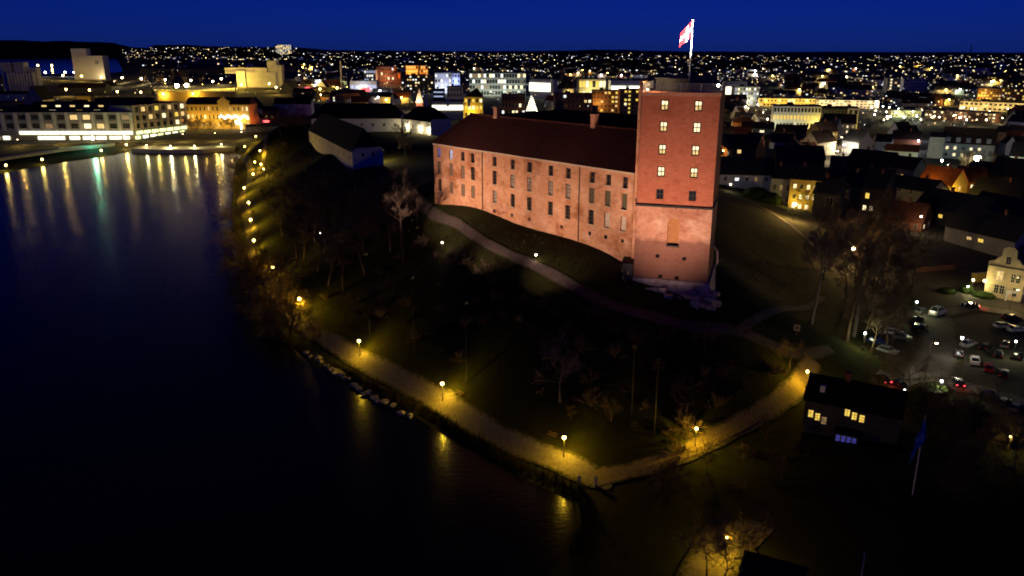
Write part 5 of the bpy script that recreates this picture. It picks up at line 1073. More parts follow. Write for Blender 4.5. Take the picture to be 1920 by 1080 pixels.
for x0_, x1_, h_ in ((1822,1857,2.6),):
    a, b_ = hit(x0_, 531), hit(x1_, 527); L_ = (b_.to_2d()-a.to_2d()).length; t_ = empty("garden_wall", (a.x,a.y,min(a.z,b_.z)), math.atan2(b_.y-a.y,b_.x-a.x)); tag(t_, "yellow lit garden wall left of the Dutch gabled house", "wall")
    mb = MB(); mb.box(0,L_,0,.4,-2,h_); mb.build("wall", M['yellow_wall'], t_); mb = MB(); mb.box(-.1,L_+.1,-.1,.5,h_+.002,h_+.2); mb.build("coping", M['paving'], t_)
a = hit(1905, 566); t_ = empty("garden_arch", a, -.4); tag(t_, "pale arched carport front right of the Dutch gabled house", "arch"); mb = MB()
mb.box(-2.6,-2.1,0,.4,-1,2.8); mb.box(2.1,2.6,0,.4,-1,2.8)
for i in range(8):
    a0, a1 = math.pi*i/8, math.pi*(i+1)/8; p0, p1 = (-2.1*math.cos(a0), 1.2+1.1*math.sin(a0)), (-2.1*math.cos(a1), 1.2+1.1*math.sin(a1))
    mb.mesh([(p0[0],0,p0[1]),(p1[0],0,p1[1]),(p1[0],0,2.8),(p0[0],0,2.8),(p0[0],.4,p0[1]),(p1[0],.4,p1[1]),(p1[0],.4,2.8),(p0[0],.4,2.8)], [(0,1,2,3),(7,6,5,4),(4,5,1,0),(3,2,6,7)])
mb.build("arch_wall", M['white_wall'], t_); mb = MB(); mb.box(-2.8,2.8,-.1,.5,2.802,3.0); mb.build("coping", M['paving'], t_)
a = hit(1790, 506); b_ = hit(1720, 512); t_ = empty("brick_fence", b_, math.atan2(a.y-b_.y, a.x-b_.x)); tag(t_, "low reddish brick wall along the hedge above the car park", "wall"); mb = MB(); mb.box(0,(a-b_).length,0,.3,-1.5,1.5); mb.build("wall", M['brick_wall'], t_)

# the dark house nearest the viewer
def tri_house(pa, pb, z, label, d, h, rh, lit, blue, extra=()):
    A, B = atz(*pa, z), atz(*pb, z); c = (A+B)/2; u = (B-A).normalized(); yaw = math.atan2(u.y, u.x)
    return A, B, c, yaw
A, B, c, yaw = tri_house((1518,772), (1620,792), 8.4, "", 9, 6, 4, 0, 0)
yaw = R(-30)
fh_ = empty("lakeside_house", (c.x+4.9, c.y+4.4, 4.6), yaw); tag(fh_, "dark house nearest the viewer, two trios of yellow windows, blue lit glass porch", "house")
house_parts(fh_, 15, 9.5, 5.3, 2.9, M['dark_wall'], M['dark_roof'], 0, 1, 3)
_inv = (Matrix.Translation(fh_.location) @ Matrix.Rotation(yaw, 4, 'Z')).inverted()
def on_front(px, py, yoff=-4.77):
    n = Vector((math.sin(yaw), -math.cos(yaw), 0)); o = Matrix.Translation(fh_.location) @ Matrix.Rotation(yaw,4,'Z') @ Vector((0,yoff,0))
    return _inv @ onplane(px, py, o, n)
for px, py, gl in ((1519.5,782,Y_),(1532,788,Y_),(1544,795,DM_),(1588,780,Y_),(1601,787,Y_),(1615,792,Y_)):
    q = on_front(px, py); window(fh_, q.x, -4.77, q.z, .82, 1.35, gl, nx=2, nz=3)
for px0, py0, n_, lab in ((1568,826,4,"glass_porch"),(1650,858,4,"glass_porch")):
    q = on_front(px0, py0, -6.5); mb = MB(); mb.box(q.x-.3,q.x+3.4,-6.5,-4.76,-2,q.z+1.4); mb.face([(q.x-.5,-6.7,q.z+1.42),(q.x+3.6,-6.7,q.z+1.42),(q.x+3.6,-4.77,q.z+2.0),(q.x-.5,-4.77,q.z+2.0)],1); pch = mb.build(lab, [M['dark_wall'], M['dark_roof']], fh_)
    for i in range(4): window(pch, q.x+.2+i*.85, -6.53, q.z, .62, 1.15, M['win_blue'] , nx=2, nz=2)
q = on_front(1538, 748); mb = MB(); mb.box(q.x-.4,q.x+.4,-3.2,-2.4,5.5,7.6); mb.build("roof_vent", M['white_wall'], fh_)
# huts at the bottom edge
hs_p = atz(1452, 1066, 5.0); t_ = gable_house((hs_p.x, hs_p.y, 2.2), R(-28), 7, 4.5, 2.3, 1.8, M['dark_wall'], M['dark_roof'], "small dark roofed hut beside the lamp at the picture's bottom", "hut", name="hut", chim=0)
strip("hut_yard", [atz(*p) for p in ((1318,1120,2.2),(1335,1060,2.2),(1365,1015,2.2),(1405,1004,2.3),(1435,1012,2.4))], 8.0, M["gravel"], .22, label="lamplit gravel yard by the hut at the picture's bottom", cat="yard")
SITES.append((c.x+4, c.y+4, 12))

# ------------------------------------------------------------------ flags, gate, benches, signs, rocks
a = aty(1735, 781, 104.0); g = hz(a.x, a.y); pn = empty("pennant_pole", (a.x, a.y, g)); tag(pn, "pole with a long hanging blue pennant near the dark house", "flagpole"); hh = a.z - g
mb = MB(); mb.tube([(0,0,-.3),(0,0,hh*.5),(0,0,hh)], [.09,.075,.05], 8); mb.build("pole", M['white_pole'], pn); mb = MB(); mb.ball((0,0,hh+.05), .1, 8); mb.build("finial", M['white_pole'], pn)
mb = MB(); prof = [(0,.0,-.1),(.45,1.4),(.62,2.9)]
N = 26; Lp = 7.6
for i in range(N):
    def pe(k): 
        f_ = k/N; wd = 1.5*(min(1, f_/.42) if f_ < .42 else 1-(f_-.42)/.58)*.95 + .03
        z_ = hh-.15 - Lp*f_; xo = .55*min(1,f_/.42) - 1.9*max(0, f_-.42)/.58 ; return (xo-wd+.05, -.12+.1*math.sin(k*.7), z_), (xo, -.12+.14*math.sin(k*.7+1), z_+.25*f_)
    l0, r0 = pe(i); l1, r1 = pe(i+1); mb.face([l1, r1, r0, l0], 1 if i in (11,12) else 0)
mb.build("pennant", [M['flag_blue'], M['flag_blue_pale']], pn, smooth=True)
a = aty(1622, 1036, 82.0); g = hz(a.x, a.y); t_ = empty("bare_flagpole", (a.x, a.y, g)); tag(t_, "thin bare pole with a short crosspiece at the bottom edge", "flagpole"); hh = a.z-g
mb = MB(); mb.tube([(0,0,-.3),(0,0,hh)], [.06,.04], 8); mb.build("pole", M['white_pole'], t_); mb = MB(); mb.box(-.35,.05,-.03,.03,hh-.2,hh-.14); mb.build("crosspiece", M['white_pole'], t_)
for i, (px, py, lb) in enumerate(((1085,912,"left stone gate post at the end of the lakeside promenade"),(1116,914,"right stone gate post at the end of the lakeside promenade"))):
    p = hit(px, py); t_ = empty("gate_post", p, .3); tag(t_, lb, "gate post"); mb = MB(); mb.box(-.22,.22,-.22,.22,-.4,1.7); mb.build("shaft", M['stone'], t_); mb = MB(); mb.box(-.3,.3,-.3,.3,1.702,1.85); mb.lathe([(.28,1.85),(.05,2.1)], 4); mb.build("cap", M['stone'], t_)
RP = [atz(x_, y_+9, z_) for x_, y_, z_ in BOARD[1:-2]]
t_ = empty("path_railing", (RP[0].x, RP[0].y, 0)); tag(t_, "wooden railing on the lower side of the plank covered path", "railing")
mbr = MB(); prev = None
for a, b_ in zip(RP[:-1], RP[1:]):
    n_ = int((b_-a).length/1.6)
    for i in range(n_):
        q = a.lerp(b_, i/n_) - RP[0]; z_ = hz(q.x+RP[0].x, q.y+RP[0].y); q = Vector((q.x, q.y, z_))
        mb = MB(); mb.box(q.x-.05,q.x+.05,q.y-.05,q.y+.05,z_-.3,z_+1.1); mb.build("post", M['wood'], t_)
        if prev is not None:
            for hh_ in (.55, 1.02): mbr.tube([prev+Vector((0,0,hh_)), q+Vector((0,0,hh_))], [.045,.045], 5)
        prev = q
mbr.build("rail", M['wood'], t_)
def bench(px, py, rz, label):
    p = hit(px, py); t_ = empty("park_bench", p, rz); tag(t_, label, "bench")
    mb = MB()
    for k in range(3): mb.box(-.95,.95,-.25+k*.17,-.11+k*.17,.43,.47)
    mb.build("seat", M['wood'], t_); mb = MB()
    for k in range(2): mb.box(-.95,.95,.3+k*.03,.34+k*.03,.6+k*.18,.73+k*.18)
    mb.build("backrest", M['wood'], t_)
    for sx in (-.75,.75): mb = MB(); mb.box(sx-.04,sx+.04,-.22,.3,0,.42); mb.box(sx-.04,sx+.04,.3,.36,0,.9); mb.build("leg", M['metal_dark'], t_)
bench(862, 742, R(-38), "wooden bench just past the middle promenade lamp"); bench(1034, 820, R(-40), "wooden bench beside the promenade lamp nearest the gate posts"); bench(1280, 848, R(28), "wooden bench on the verge of the plank covered path")
p = hit(1493, 628); t_ = empty("sign_board", p, R(-22)); tag(t_, "small square notice board on a post where the upper paths meet", "sign"); mb = MB(); mb.tube([(0,0,-.3),(0,0,2.2)],[.05,.05],6); mb.build("post", M['metal_grey'], t_); mb = MB(); mb.box(-.6,.6,-.08,-.02,.9,2.2); mb.build("board", M['cream_wall'], t_); mb = MB(); mb.box(-.35,.35,-.1,-.085,1.2,1.9); mb.build("printed_panel", M['brown_wall'], t_)
ROCK = [MB() for _ in range(3)]; r3 = random.Random(8)
RD = []
for k in range(3):
    bm = bmesh.new(); bmesh.ops.create_icosphere(bm, subdivisions=2, radius=.6)
    for v in bm.verts: v.co *= 1 + r3.uniform(-.22,.22); v.co.z *= .65
    me = bpy.data.meshes.new("boulder"); bm.to_mesh(me); bm.free(); me.materials.append(M['stone']); RD.append(me)
rk = [(575,662),(582,668),(597,672),(604,679),(612,686),(620,690),(626,694),(633,699),(640,702),(646,706),(652,711),(663,719),(668,724),(675,731),(683,736),(692,737),(700,744),(708,750),(722,752),(735,761),(752,772),(768,778)]
for i, (px, py) in enumerate(rk):
    p = atz(px + r3.uniform(-3,3), py + r3.uniform(-2,3), .35); s_ = r3.uniform(.7,1.7)
    o = link("shore_boulder", RD[i%3], None, p, r3.uniform(0,6), (s_, s_*r3.uniform(.7,1.2), s_*.9)); tag(o, "pale boulder in the broken line at the water's edge below the promenade", "boulder", "boulders along the shore")

# dark reeds added behind the boulders to block lamp reflections in the lake
mb = MB(); r = random.Random(44); RL = [atz(x_, y_, .2) for x_, y_ in LAKE_PX[18:28]]
for a, b_ in zip(RL[:-1], RL[1:]):
    u = (b_-a).to_2d(); L_ = u.length; u.normalize(); nn = Vector((u.y, -u.x)) if lake_sd(np.array([a.x-u.y*3]), np.array([a.y+u.x*3]))[0] < 0 else Vector((-u.y, u.x))
    for _ in range(int(L_*42)):
        q = a.to_2d() + u*r.uniform(0, L_) + nn*r.uniform(1.0, 3.4); z_ = hz(q.x, q.y); h_ = r.uniform(1.0, 2.4); t_ = Vector((r.uniform(-.5,.5), r.uniform(-.5,.5), h_)); w_ = Vector((r.uniform(-1,1), r.uniform(-1,1), 0)).normalized()*.06
        p = Vector((q.x, q.y, z_-.1)); mb.face([p-w_, p+w_, p+t_])
M['reed'] = mat('winter_reeds', (.035,.028,.014), .95, .4, 2, spec=.05)
o = mb.build("reeds", M['reed']); tag(o, "dark winter reeds added along the shore to block lamp reflections", "reeds", kind="stuff")
# ------------------------------------------------------------------ cars
def car_proto():
    root = empty("parked_car", (0,0,0))
    def loft(secs, y_in):   # secs: list of (x, z0, z1, half width)
        pass
    mb = MB(); prof = [(-2.1,.35),(-2.15,.75),(-2.0,.95),(-1.2,.98),(1.0,.93),(1.95,.78),(2.15,.6),(2.12,.32)]
    for s_ in (-1, 1):
        pts = [(x_, s_*.86, z_) for x_, z_ in prof]; mb.face(pts if s_ < 0 else pts[::-1])
    n_ = len(prof)
    for i in range(n_): a, b_ = prof[i], prof[(i+1)%n_]; mb.face([(b_[0],-.86,b_[1]),(a[0],-.86,a[1]),(a[0],.86,a[1]),(b_[0],.86,b_[1])])
    cab0, cab1 = [(-1.75,.97),(1.05,.93)], [(-1.2,1.46),(.35,1.45)]
    roof_ = [(-1.22,-.62,1.45),(.38,-.62,1.44),(.38,.62,1.44),(-1.22,.62,1.45)]
    mb.face(roof_); mb.face([(p[0],p[1],p[2]-.04) for p in roof_[::-1]])
    for (x0_, x1_) in ((-1.22,-1.75),(.38,1.05),(-.35,-.35)):
        for s_ in (-1,1): mb.tube([(x1_, s_*.80, .94),(x0_, s_*.62, 1.44)], [.05,.05], 4)
    body = mb.build("body", M['car_white'], root)
    mb = MB(); lo = [(-1.72,-.79,.95),(1.02,-.79,.93),(1.02,.79,.93),(-1.72,.79,.95)]; hi = [(-1.2,-.6,1.43),(.36,-.6,1.42),(.36,.6,1.42),(-1.2,.6,1.43)]
    mb.mesh(lo+hi, [(0,1,5,4),(1,2,6,5),(2,3,7,6),(3,0,4,7)]); mb.build("windows", M['glass_dark'], root)
    for x_ in (-1.32,1.32):
        for s_ in (-1,1):
            mb = MB(); mb.tube([(x_, s_*.70, .32),(x_, s_*.9, .32)], [.32,.32], 12); w_ = mb.build("wheel", M['rubber'], root)
            mb = MB(); mb.tube([(x_, s_*.9, .32),(x_, s_*.912, .32)], [.2,.2], 10); mb.build("rim", M['metal_grey'], w_)
    for s_ in (-1,1):
        mb = MB(); mb.box(2.06,2.17,s_*.66-.16,s_*.66+.16,.58,.72); mb.build("headlight", M['window_frame'], root)
        mb = MB(); mb.box(-2.17,-2.08,s_*.66-.14,s_*.66+.14,.68,.86); mb.build("tail_light", M['flag_red'], root)
    return root
CARP = car_proto(); used_car = [False]
def car(px, py, heading, col, label, group="parked cars on the right", lights=None, scale=1.0, tall=1.0):
    c = CARP if not used_car[0] else copy_tree(CARP); used_car[0] = True
    p = hit(px, py); c.location = p + Vector((0,0,.04)); c.rotation_euler = (0,0,R(heading)); c.scale = (scale, scale, scale*tall); tag(c, label, "car", group)
    for ch in c.children:
        if ch.name.startswith("body"):
            me = ch.data.copy(); me.materials[0] = M[col]; ch.data = me
        if lights and ch.name.startswith("tail_light") and 't' in lights: me = ch.data.copy(); me.materials[0] = M['tail']; ch.data = me
        if lights and ch.name.startswith("headlight") and 'h' in lights: me = ch.data.copy(); me.materials[0] = M['head']; ch.data = me
    if lights and 't' in lights: point(c, (-3.2,0,.7), 60, (1,.08,.04), .2)
    if lights and 'h' in lights: spot(c, (2.4,0,.75), (9,0,.2), 900, (1,.85,.62), 60, .6, .2)
    return c
car(1797, 668, 62, 'car_grey', "dark hatchback with a pale rear, left end of the row below the white lamp")
car(1827, 681, 62, 'car_white', "white hatchback in the middle of the row below the white lamp", tall=1.08)
car(1853, 694, 62, 'car_red', "dark reddish car right of the white hatchback")
car(1815, 650, 30, 'car_silver', "silver estate car beside the white lamp, facing across the row", tall=1.12)
car(1848, 655, 40, 'car_black', "black car behind the silver estate")
car(1872, 668, 55, 'car_black', "black car right of the dark reddish car's bonnet")
car(1885, 650, 50, 'car_grey', "grey car in the dark back row of the car park")
car(1880, 705, 60, 'car_black', "black car at the right end of the lit row")
car(1905, 672, 52, 'car_black', "black car at the far right of the dark back row")
car(1757, 592, 35, 'car_white', "white van at the top end of the car park road", scale=1.15, tall=1.45)
car(1728, 588, 30, 'car_silver', "silver car tucked left of the white van")
car(1716, 603, 28, 'car_black', "black car below the silver car, left of the van")
car(1722, 618, 30, 'car_black', "dark car parked below the van on the left")
car(1675, 628, -22, 'car_white', "white car behind the blue one, left of the car park road")
car(1642, 645, -30, 'car_blue', "dark blue car beside the lit shrubs, left of the car park road")
car(1663, 662, -40, 'car_silver', "silver car nose out below the blue car")
car(1690, 636, -30, 'car_grey', "grey car right of the white car, left of the car park road")
car(1795, 722, 75, 'car_black', "dark car with glowing orange red tail lights driving on the road", None, 't')
car(1686, 728, -75, 'car_black', "car coming towards the viewer with white headlights on", None, 'h')
car(1652, 716, 100, 'car_black', "car with a red tail light behind the dark house's roof", None, 't')
car(1818, 578, 150, 'car_black', "dark car with red tail lights in front of the Dutch gabled house", None, 't')
car(1880, 615, 10, 'car_silver', "silver car under the trees above the back row"); car(1906, 622, 10, 'car_white', "white car at the right edge above the back row")
car(1895, 600, 8, 'car_black', "dark car nearest the Dutch gabled house on the right")
car(1850, 745, 40, 'car_black', "black car alone below the car park road"); car(1880, 760, 40, 'car_black', "black car below the road, second in from the right edge"); car(1905, 770, 40, 'car_grey', "grey car below the road at the right edge")
for i, (px, py) in enumerate(((12,286),(28,284),(42,282),(58,280),(72,278),(20,277),(50,274.5),(90,275))):
    car(px, py, 12, ('car_grey','car_black','car_silver','car_white','car_red','car_black','car_grey','car_white')[i], "small %s car on the waterside parking deck across the lake" % ("grey","black","silver","white","red","black","grey","white")[i] + (" in the back row" if i > 4 else ""), "cars on the waterside deck")
strip("car_park_road", [hit(*p) for p in ((1690,745),(1740,700),(1762,660),(1758,620),(1752,590))], 9, M['asphalt_light'], .16, label="worn car park road running up from the dark house", cat="road")
strip("house_road", [hit(*p) for p in ((1930,600),(1870,585),(1820,580),(1770,590))], 5, M['asphalt_light'], .2, label="road passing the Dutch gabled house", cat="road")
strip("lower_road", [hit(*p) for p in ((1640,705),(1700,728),(1780,722),(1840,735),(1925,760))], 6, M['asphalt_light'], .22, label="road along the lower edge of the car park", cat="road")
strip("grass_path", [hit(*p) for p in ((1720,735),(1770,742),(1810,758),(1850,775))], 2.0, M['gravel'], .26, label="narrow path on the lit grass strip below the car park road", cat="path")

# ------------------------------------------------------------------ bare winter trees
def tree_data(seed, H_, spread, levels, kind, bark):
    """trunk with limbs, and a crown of ever finer branches and twigs"""
    r = random.Random(seed); trunk, crown = MB(), MB()
    def branch(mb, p, d, L_, rad, lev, n):
        pts, rs = [p.copy()], [rad]; segs = 4 if lev < 2 else 3
        q = p.copy(); dd = d.copy()
        for i in range(segs):
            dd = (dd + Vector((r.uniform(-1,1), r.uniform(-1,1), r.uniform(-.35,.65) if kind != 'willow' else r.uniform(-.5,.25)))*(.16 if lev < 1 else .26)).normalized()
            q = q + dd*(L_/segs); pts.append(q.copy()); rs.append(rad*(1-.62*(i+1)/segs))
        mb.tube(pts, rs, n, cap=False); return pts, rs
    th = H_*(.34 if kind != 'tall' else .5); lean = Vector((r.uniform(-.08,.08), r.uniform(-.08,.08), 1)).normalized()
    if kind == 'willow': th = H_*.14
    if kind == 'shrub': th = H_*.06
    pts, rs = branch(trunk, Vector((0,0,-.6)), lean, th+.6, H_*.022*(1.3 if kind == 'willow' else 1), 0, 8)
    if kind in ('tall', 'spreading'):
        top, trs = branch(trunk, pts[-1], (lean+Vector((r.uniform(-.2,.2),r.uniform(-.2,.2),.4))).normalized(), H_*.42, rs[-1]*.95, 0, 6)
    else: top, trs = pts, rs
    stack = []
    nl = {'tall': 12, 'spreading': 13, 'willow': 16, 'shrub': 13}[kind]
    for i in range(nl):
        if kind in ('tall','spreading'): 
            t_ = r.uniform(.1,1)*(len(top)-1) if i > 2 else 0; k = int(min(t_, len(top)-2)); b0 = top[k].lerp(top[k+1], t_-k); rad = trs[k]*.62
        else: b0 = pts[-1]; rad = rs[-1]*.6
        a = i*2.4 + r.uniform(-.4,.4); el = {'tall': r.uniform(.3,1.1), 'spreading': r.uniform(.05,.9), 'willow': r.uniform(.15,1.2), 'shrub': r.uniform(.2,1.4)}[kind]
        stack.append((b0, Vector((math.cos(a)*math.cos(el), math.sin(a)*math.cos(el), math.sin(el))), H_*spread*r.uniform(.32,.5)*(1-.35*(i/nl)*(kind in ('tall','spreading'))), rad, 1))
    while stack:
        p, d, L_, rad, lev = stack.pop()
        pts, rs = branch(trunk if lev == 1 else crown, p, d, L_, max(rad, .022), lev, 5 if lev == 1 else 3)
        if lev >= levels: continue
        nb = {1: 6, 2: 6, 3: 4}.get(lev, 3)
        for j in range(nb):
            t_ = r.uniform(.25, 1)*(len(pts)-1); k = int(min(t_, len(pts)-2)); q = pts[k].lerp(pts[k+1], t_-k)
            ax = Vector((r.uniform(-1,1), r.uniform(-1,1), r.uniform(-1,1))); nd = (d + ax*.75 + Vector((0,0,.18 if kind != 'willow' else -.12))).normalized()
            stack.append((q, nd, L_*r.uniform(.42,.66), max(rs[k]*.55, .024), lev+1))
    return trunk.data("trunk", [bark]), crown.data("crown", [bark])
TREES = {}
for kind, seeds, H_, sp in (('spreading',(1,2,3),12,.95),('tall',(4,5,6),20,.55),('willow',(7,8),12,1.15),('shrub',(9,10,12),4,1.1)):
    TREES[kind] = [tree_data(s_, H_, sp, 4 if kind != 'shrub' else 3, kind, M['bark_dark'] if s_ in (2,4,6,7,9,12) else M['bark']) for s_ in seeds] ; TREES[kind+'_h'] = H_
pale_tree = tree_data(21, 12, .95, 4, 'spreading', M['bark_pale']); trunk_tree = tree_data(22, 20, .55, 4, 'tall', M['bark_pale'])
TK = 0
def tree(p, h, kind, label, group=None, data=None, cat=None, name=None):
    global TK; TK += 1
    me = data or TREES[kind][TK % len(TREES[kind])]; H_ = {'spreading':12,'tall':20,'willow':12,'shrub':4}[kind]
    t_ = empty(name or ("bare_shrub" if kind == 'shrub' else "bare_tree"), p, rnd.uniform(0, 6.28)); tag(t_, label, cat or ("shrub" if kind == 'shrub' else "tree"), group)
    s_ = h/H_; t_.scale = (s_*rnd.uniform(.9,1.12), s_*rnd.uniform(.9,1.12), s_)
    link("trunk", me[0], t_); link("crown", me[1], t_); return t_
def tree_px(px, py, h, kind, label, group=None, **k):
    p = hit(px, py); return tree(p, h, kind, label, group, **k)
tree_px(1050, 757, 11.5, 'spreading', "pale bare tree standing alone on the slope above the promenade bench", data=pale_tree)
tree_px(757, 490, 23, 'tall', "tallest bare tree left of the castle wing, pale trunk showing", data=TREES['tall'][0])
tree_px(1520, 606, 21, 'tall', "tall tree with a lamplit brown trunk by the upper path's right end", data=trunk_tree)
tree_px(1600, 632, 24, 'tall', "tall leaning tree by the lit shrubs left of the car park", data=trunk_tree); tree_px(1586, 640, 22, 'tall', "dark tall tree left of the leaning one by the car park")
for px, py, h, kd, lb in ((486,545,15,'willow',"shore willow wedged between path and lake before the bend"),(520,592,17,'willow',"shore willow just past the bend, leaning over the water"),(538,612,14,'willow',"shore willow lit from behind by the lamp among bushes"),(463,500,14,'willow',"shore willow beside the lamp over the wide verge"),(500,562,19,'willow',"broad round shore willow overhanging the lake at the bend"),(470,520,13,'willow',"shore willow just beyond the round one"),(545,628,12,'willow',"low shore willow before the open promenade"),(590,640,8,'shrub',"tangled shrub at the start of the open promenade"),
    (452,470,12,'willow',"shore willow over the broad yellow verge"),(444,420,12,'willow',"shore willow halfway along the far straight"),(440,372,13,'spreading',"bare shore tree beside the lamp closest to the water"),(443,335,12,'spreading',"bare shore tree near the water's corner"),(449,303,11,'spreading',"bare shore tree at the end of the pale bridge")):
    tree_px(px, py, h, kd, lb)
tree_px(1288, 812, 6.5, 'shrub', "lamplit golden shrub beside the plank path lamp"); tree_px(1268, 826, 4.5, 'shrub', "smaller shrub left of the lamplit golden one"); tree_px(1480, 690, 6, 'spreading', "small tree glowing by the plank path's upper lamp"); tree_px(1455,705,4,'shrub',"shrub on the bank below the plank path's upper lamp")
for i, (px, py, h) in enumerate(((1350,1096,8.5),(1325,1075,7.5),(1400,1062,8))):
    q = atz(px, py, 2.2); tree(Vector((q.x, q.y, hz(q.x, q.y))), h, 'spreading', ("black bare tree rising in front of the lit yard, nearest the bottom edge","black bare tree at the left side of the lit yard","black bare tree between lit yard and hut")[i])
# woods on the mound, placed where the photograph shows trees
def inpoly(x, y, P):
    c = False; j = len(P)-1
    for i in range(len(P)):
        if (P[i][1] > y) != (P[j][1] > y) and x < (P[j][0]-P[i][0])*(y-P[i][1])/(P[j][1]-P[i][1]) + P[i][0]: c = not c
        j = i
    return c
UPW = [atz(*p).to_2d() for p in UPPER_WALK + LAKE_WALK + BOARD]
TREE_XY = []
def wood(poly, n, hr, kinds, group, label, gap=4.5, seed=1):
    r = random.Random(seed); k = 0; tries = 0
    xs = [p[0] for p in poly]; ys = [p[1] for p in poly]
    while k < n and tries < n*30:
        tries += 1; px, py = r.uniform(min(xs), max(xs)), r.uniform(min(ys), max(ys))
        if not inpoly(px, py, poly): continue
        p = hit(px, py)
        if p is None or any(abs(p.x-q.x)+abs(p.y-q.y) < 4.5 for q in UPW) or any((p.x-a)**2+(p.y-b)**2 < gap*gap for a, b in TREE_XY) or lake_sd(np.array([p.x]), np.array([p.y]))[0] < 2: continue
        if any((p.x-a)**2+(p.y-b)**2 < (c_+1)**2 for a, b, c_ in SITES): continue
        TREE_XY.append((p.x, p.y)); tree(p, r.uniform(*hr), r.choice(kinds), label, group); k += 1
wood([(500,300),(540,290),(600,345),(690,360),(780,372),(790,400),(500,400)], 20, (5,8.5), ('spreading',), "young trees below the stables", "small bare tree on the bank below the stables", 6, 33)
wood([(500,400),(790,400),(760,470),(700,500),(640,560),(560,500)], 36, (8,15), ('tall','spreading','tall'), "bare trees on the bank left of the castle", "bare tree in the dark wood on the bank left of the castle", 6, 3)
wood([(585,560),(700,510),(800,450),(860,480),(1000,560),(1180,620),(1000,640),(900,640),(860,680),(760,650),(700,620)], 42, (2.2,5), ('shrub',), "shrubs on the slope under the castle", "bare shrub on the dark slope under the castle", 4, 4)
wood([(1000,640),(1180,620),(1360,660),(1440,690),(1380,760),(1240,800),(1150,830),(1050,780)], 26, (2.2,5.5), ('shrub','shrub','spreading'), "shrubs between castle mound and plank path", "bare shrub on the dark slope between tower and plank path", 4, 5)
wood([(1540,470),(1580,430),(1640,430),(1720,480),(1720,540),(1660,600),(1600,610),(1540,580)], 22, (11,17), ('tall','spreading','tall'), "bare park trees right of the tower", "bare tree in the dark park between tower and car park", 5, 6)
wood([(1620,600),(1700,570),(1720,640),(1700,720),(1660,740),(1610,700)], 8, (8,14), ('spreading','tall'), "trees left of the car park", "bare tree on the verge left of the car park", 4, 7)
wood([(1640,760),(1720,735),(1800,790),(1900,800),(1915,900),(1800,960),(1760,860)], 20, (5,9), ('spreading','willow'), "trees below the car park", "black bare tree on the unlit ground below the car park", 5, 8)
wood([(350,250),(440,240),(440,254),(350,260)], 9, (9,13), ('spreading',), "trees in front of the golden hotel", "bare tree lit by lamps in front of the golden hotel", 6, 9)
wood([(525,222),(575,222),(575,246),(500,262),(480,256)], 14, (9,14), ('spreading','willow'), "trees between hotel and stables", "bare tree lit yellow between the hotel and the stables", 6, 10)
wood([(1180,890),(1250,860),(1380,830),(1500,800),(1500,900),(1300,960)], 16, (2.5,5), ('shrub','spreading'), "trees on the unlit bank below the plank path", "black shrub on the unlit bank below the plank path", 4, 11)
wood([(200,162),(300,150),(380,148),(420,160),(330,164)], 10, (12,18), ('spreading',), "trees around the lit harbour yard", "bare tree glowing around the lit harbour yard", 14, 12)
wood([(745,258),(790,264),(800,300),(750,306)], 5, (5,8), ('spreading',), "trees in the stable court", "bare tree in the court between stables and castle", 8, 13)
# clipped evergreens
def evergreen(px, py, rx, ry, h, label, name="clipped_bush"):
    p = hit(px, py); r = random.Random(int(px)); mb = MB()
    for i in range(420):
        u, v = r.uniform(0, 6.283), r.uniform(-.2, 1); q = math.sqrt(max(0, 1-v*v)); s_ = r.uniform(.85, 1.06)
        c = Vector((math.cos(u)*q*rx*s_, math.sin(u)*q*ry*s_, max(.02, v)*h*s_)); a = Vector((r.uniform(-1,1), r.uniform(-1,1), r.uniform(-.4,1))).normalized()*r.uniform(.18,.36); b_ = a.cross(Vector((r.uniform(-1,1), r.uniform(-1,1), .5))).normalized()*r.uniform(.1,.22)
        mb.face([c-a, c+b_, c+a, c-b_])
    mb.lathe([(rx*.9,-.2),(rx*.86,h*.5),(rx*.55,h*.82),(.2,h*.92)], 10)
    t_ = mb.build(name, M['hedge']); t_.location = p; return tag(t_, label, "bush")
evergreen(1812, 548, 1.8, 1.8, 2.2, "clipped green bush lit from behind by the Dutch gabled house"); evergreen(1845, 556, 3, 2, 1.2, "low rounded green bush in the Dutch gabled house's front garden")
evergreen(1745, 752, 5, 3, 3.5, "big black rounded bush cutting into the lit car park edge"); evergreen(1800, 778, 5, 3, 3.0, "second black rounded bush right of the big one at the car park edge")
evergreen(1418, 372, 6, 3, 4.5, "black clipped hedge block on the lawn right of the tower"); evergreen(1442, 380, 5, 3, 4.0, "black hedge block in front of the grey classical front")
evergreen(1622, 634, 1.6, 1.4, 1.5, "green lit shrub behind the blue car"); evergreen(1714, 574, 1.8, 1.5, 1.8, "green lit shrub left of the parked van"); evergreen(1775, 548, 2.5, 1.6, 1.3, "pale lit shrub between van and Dutch gabled house")
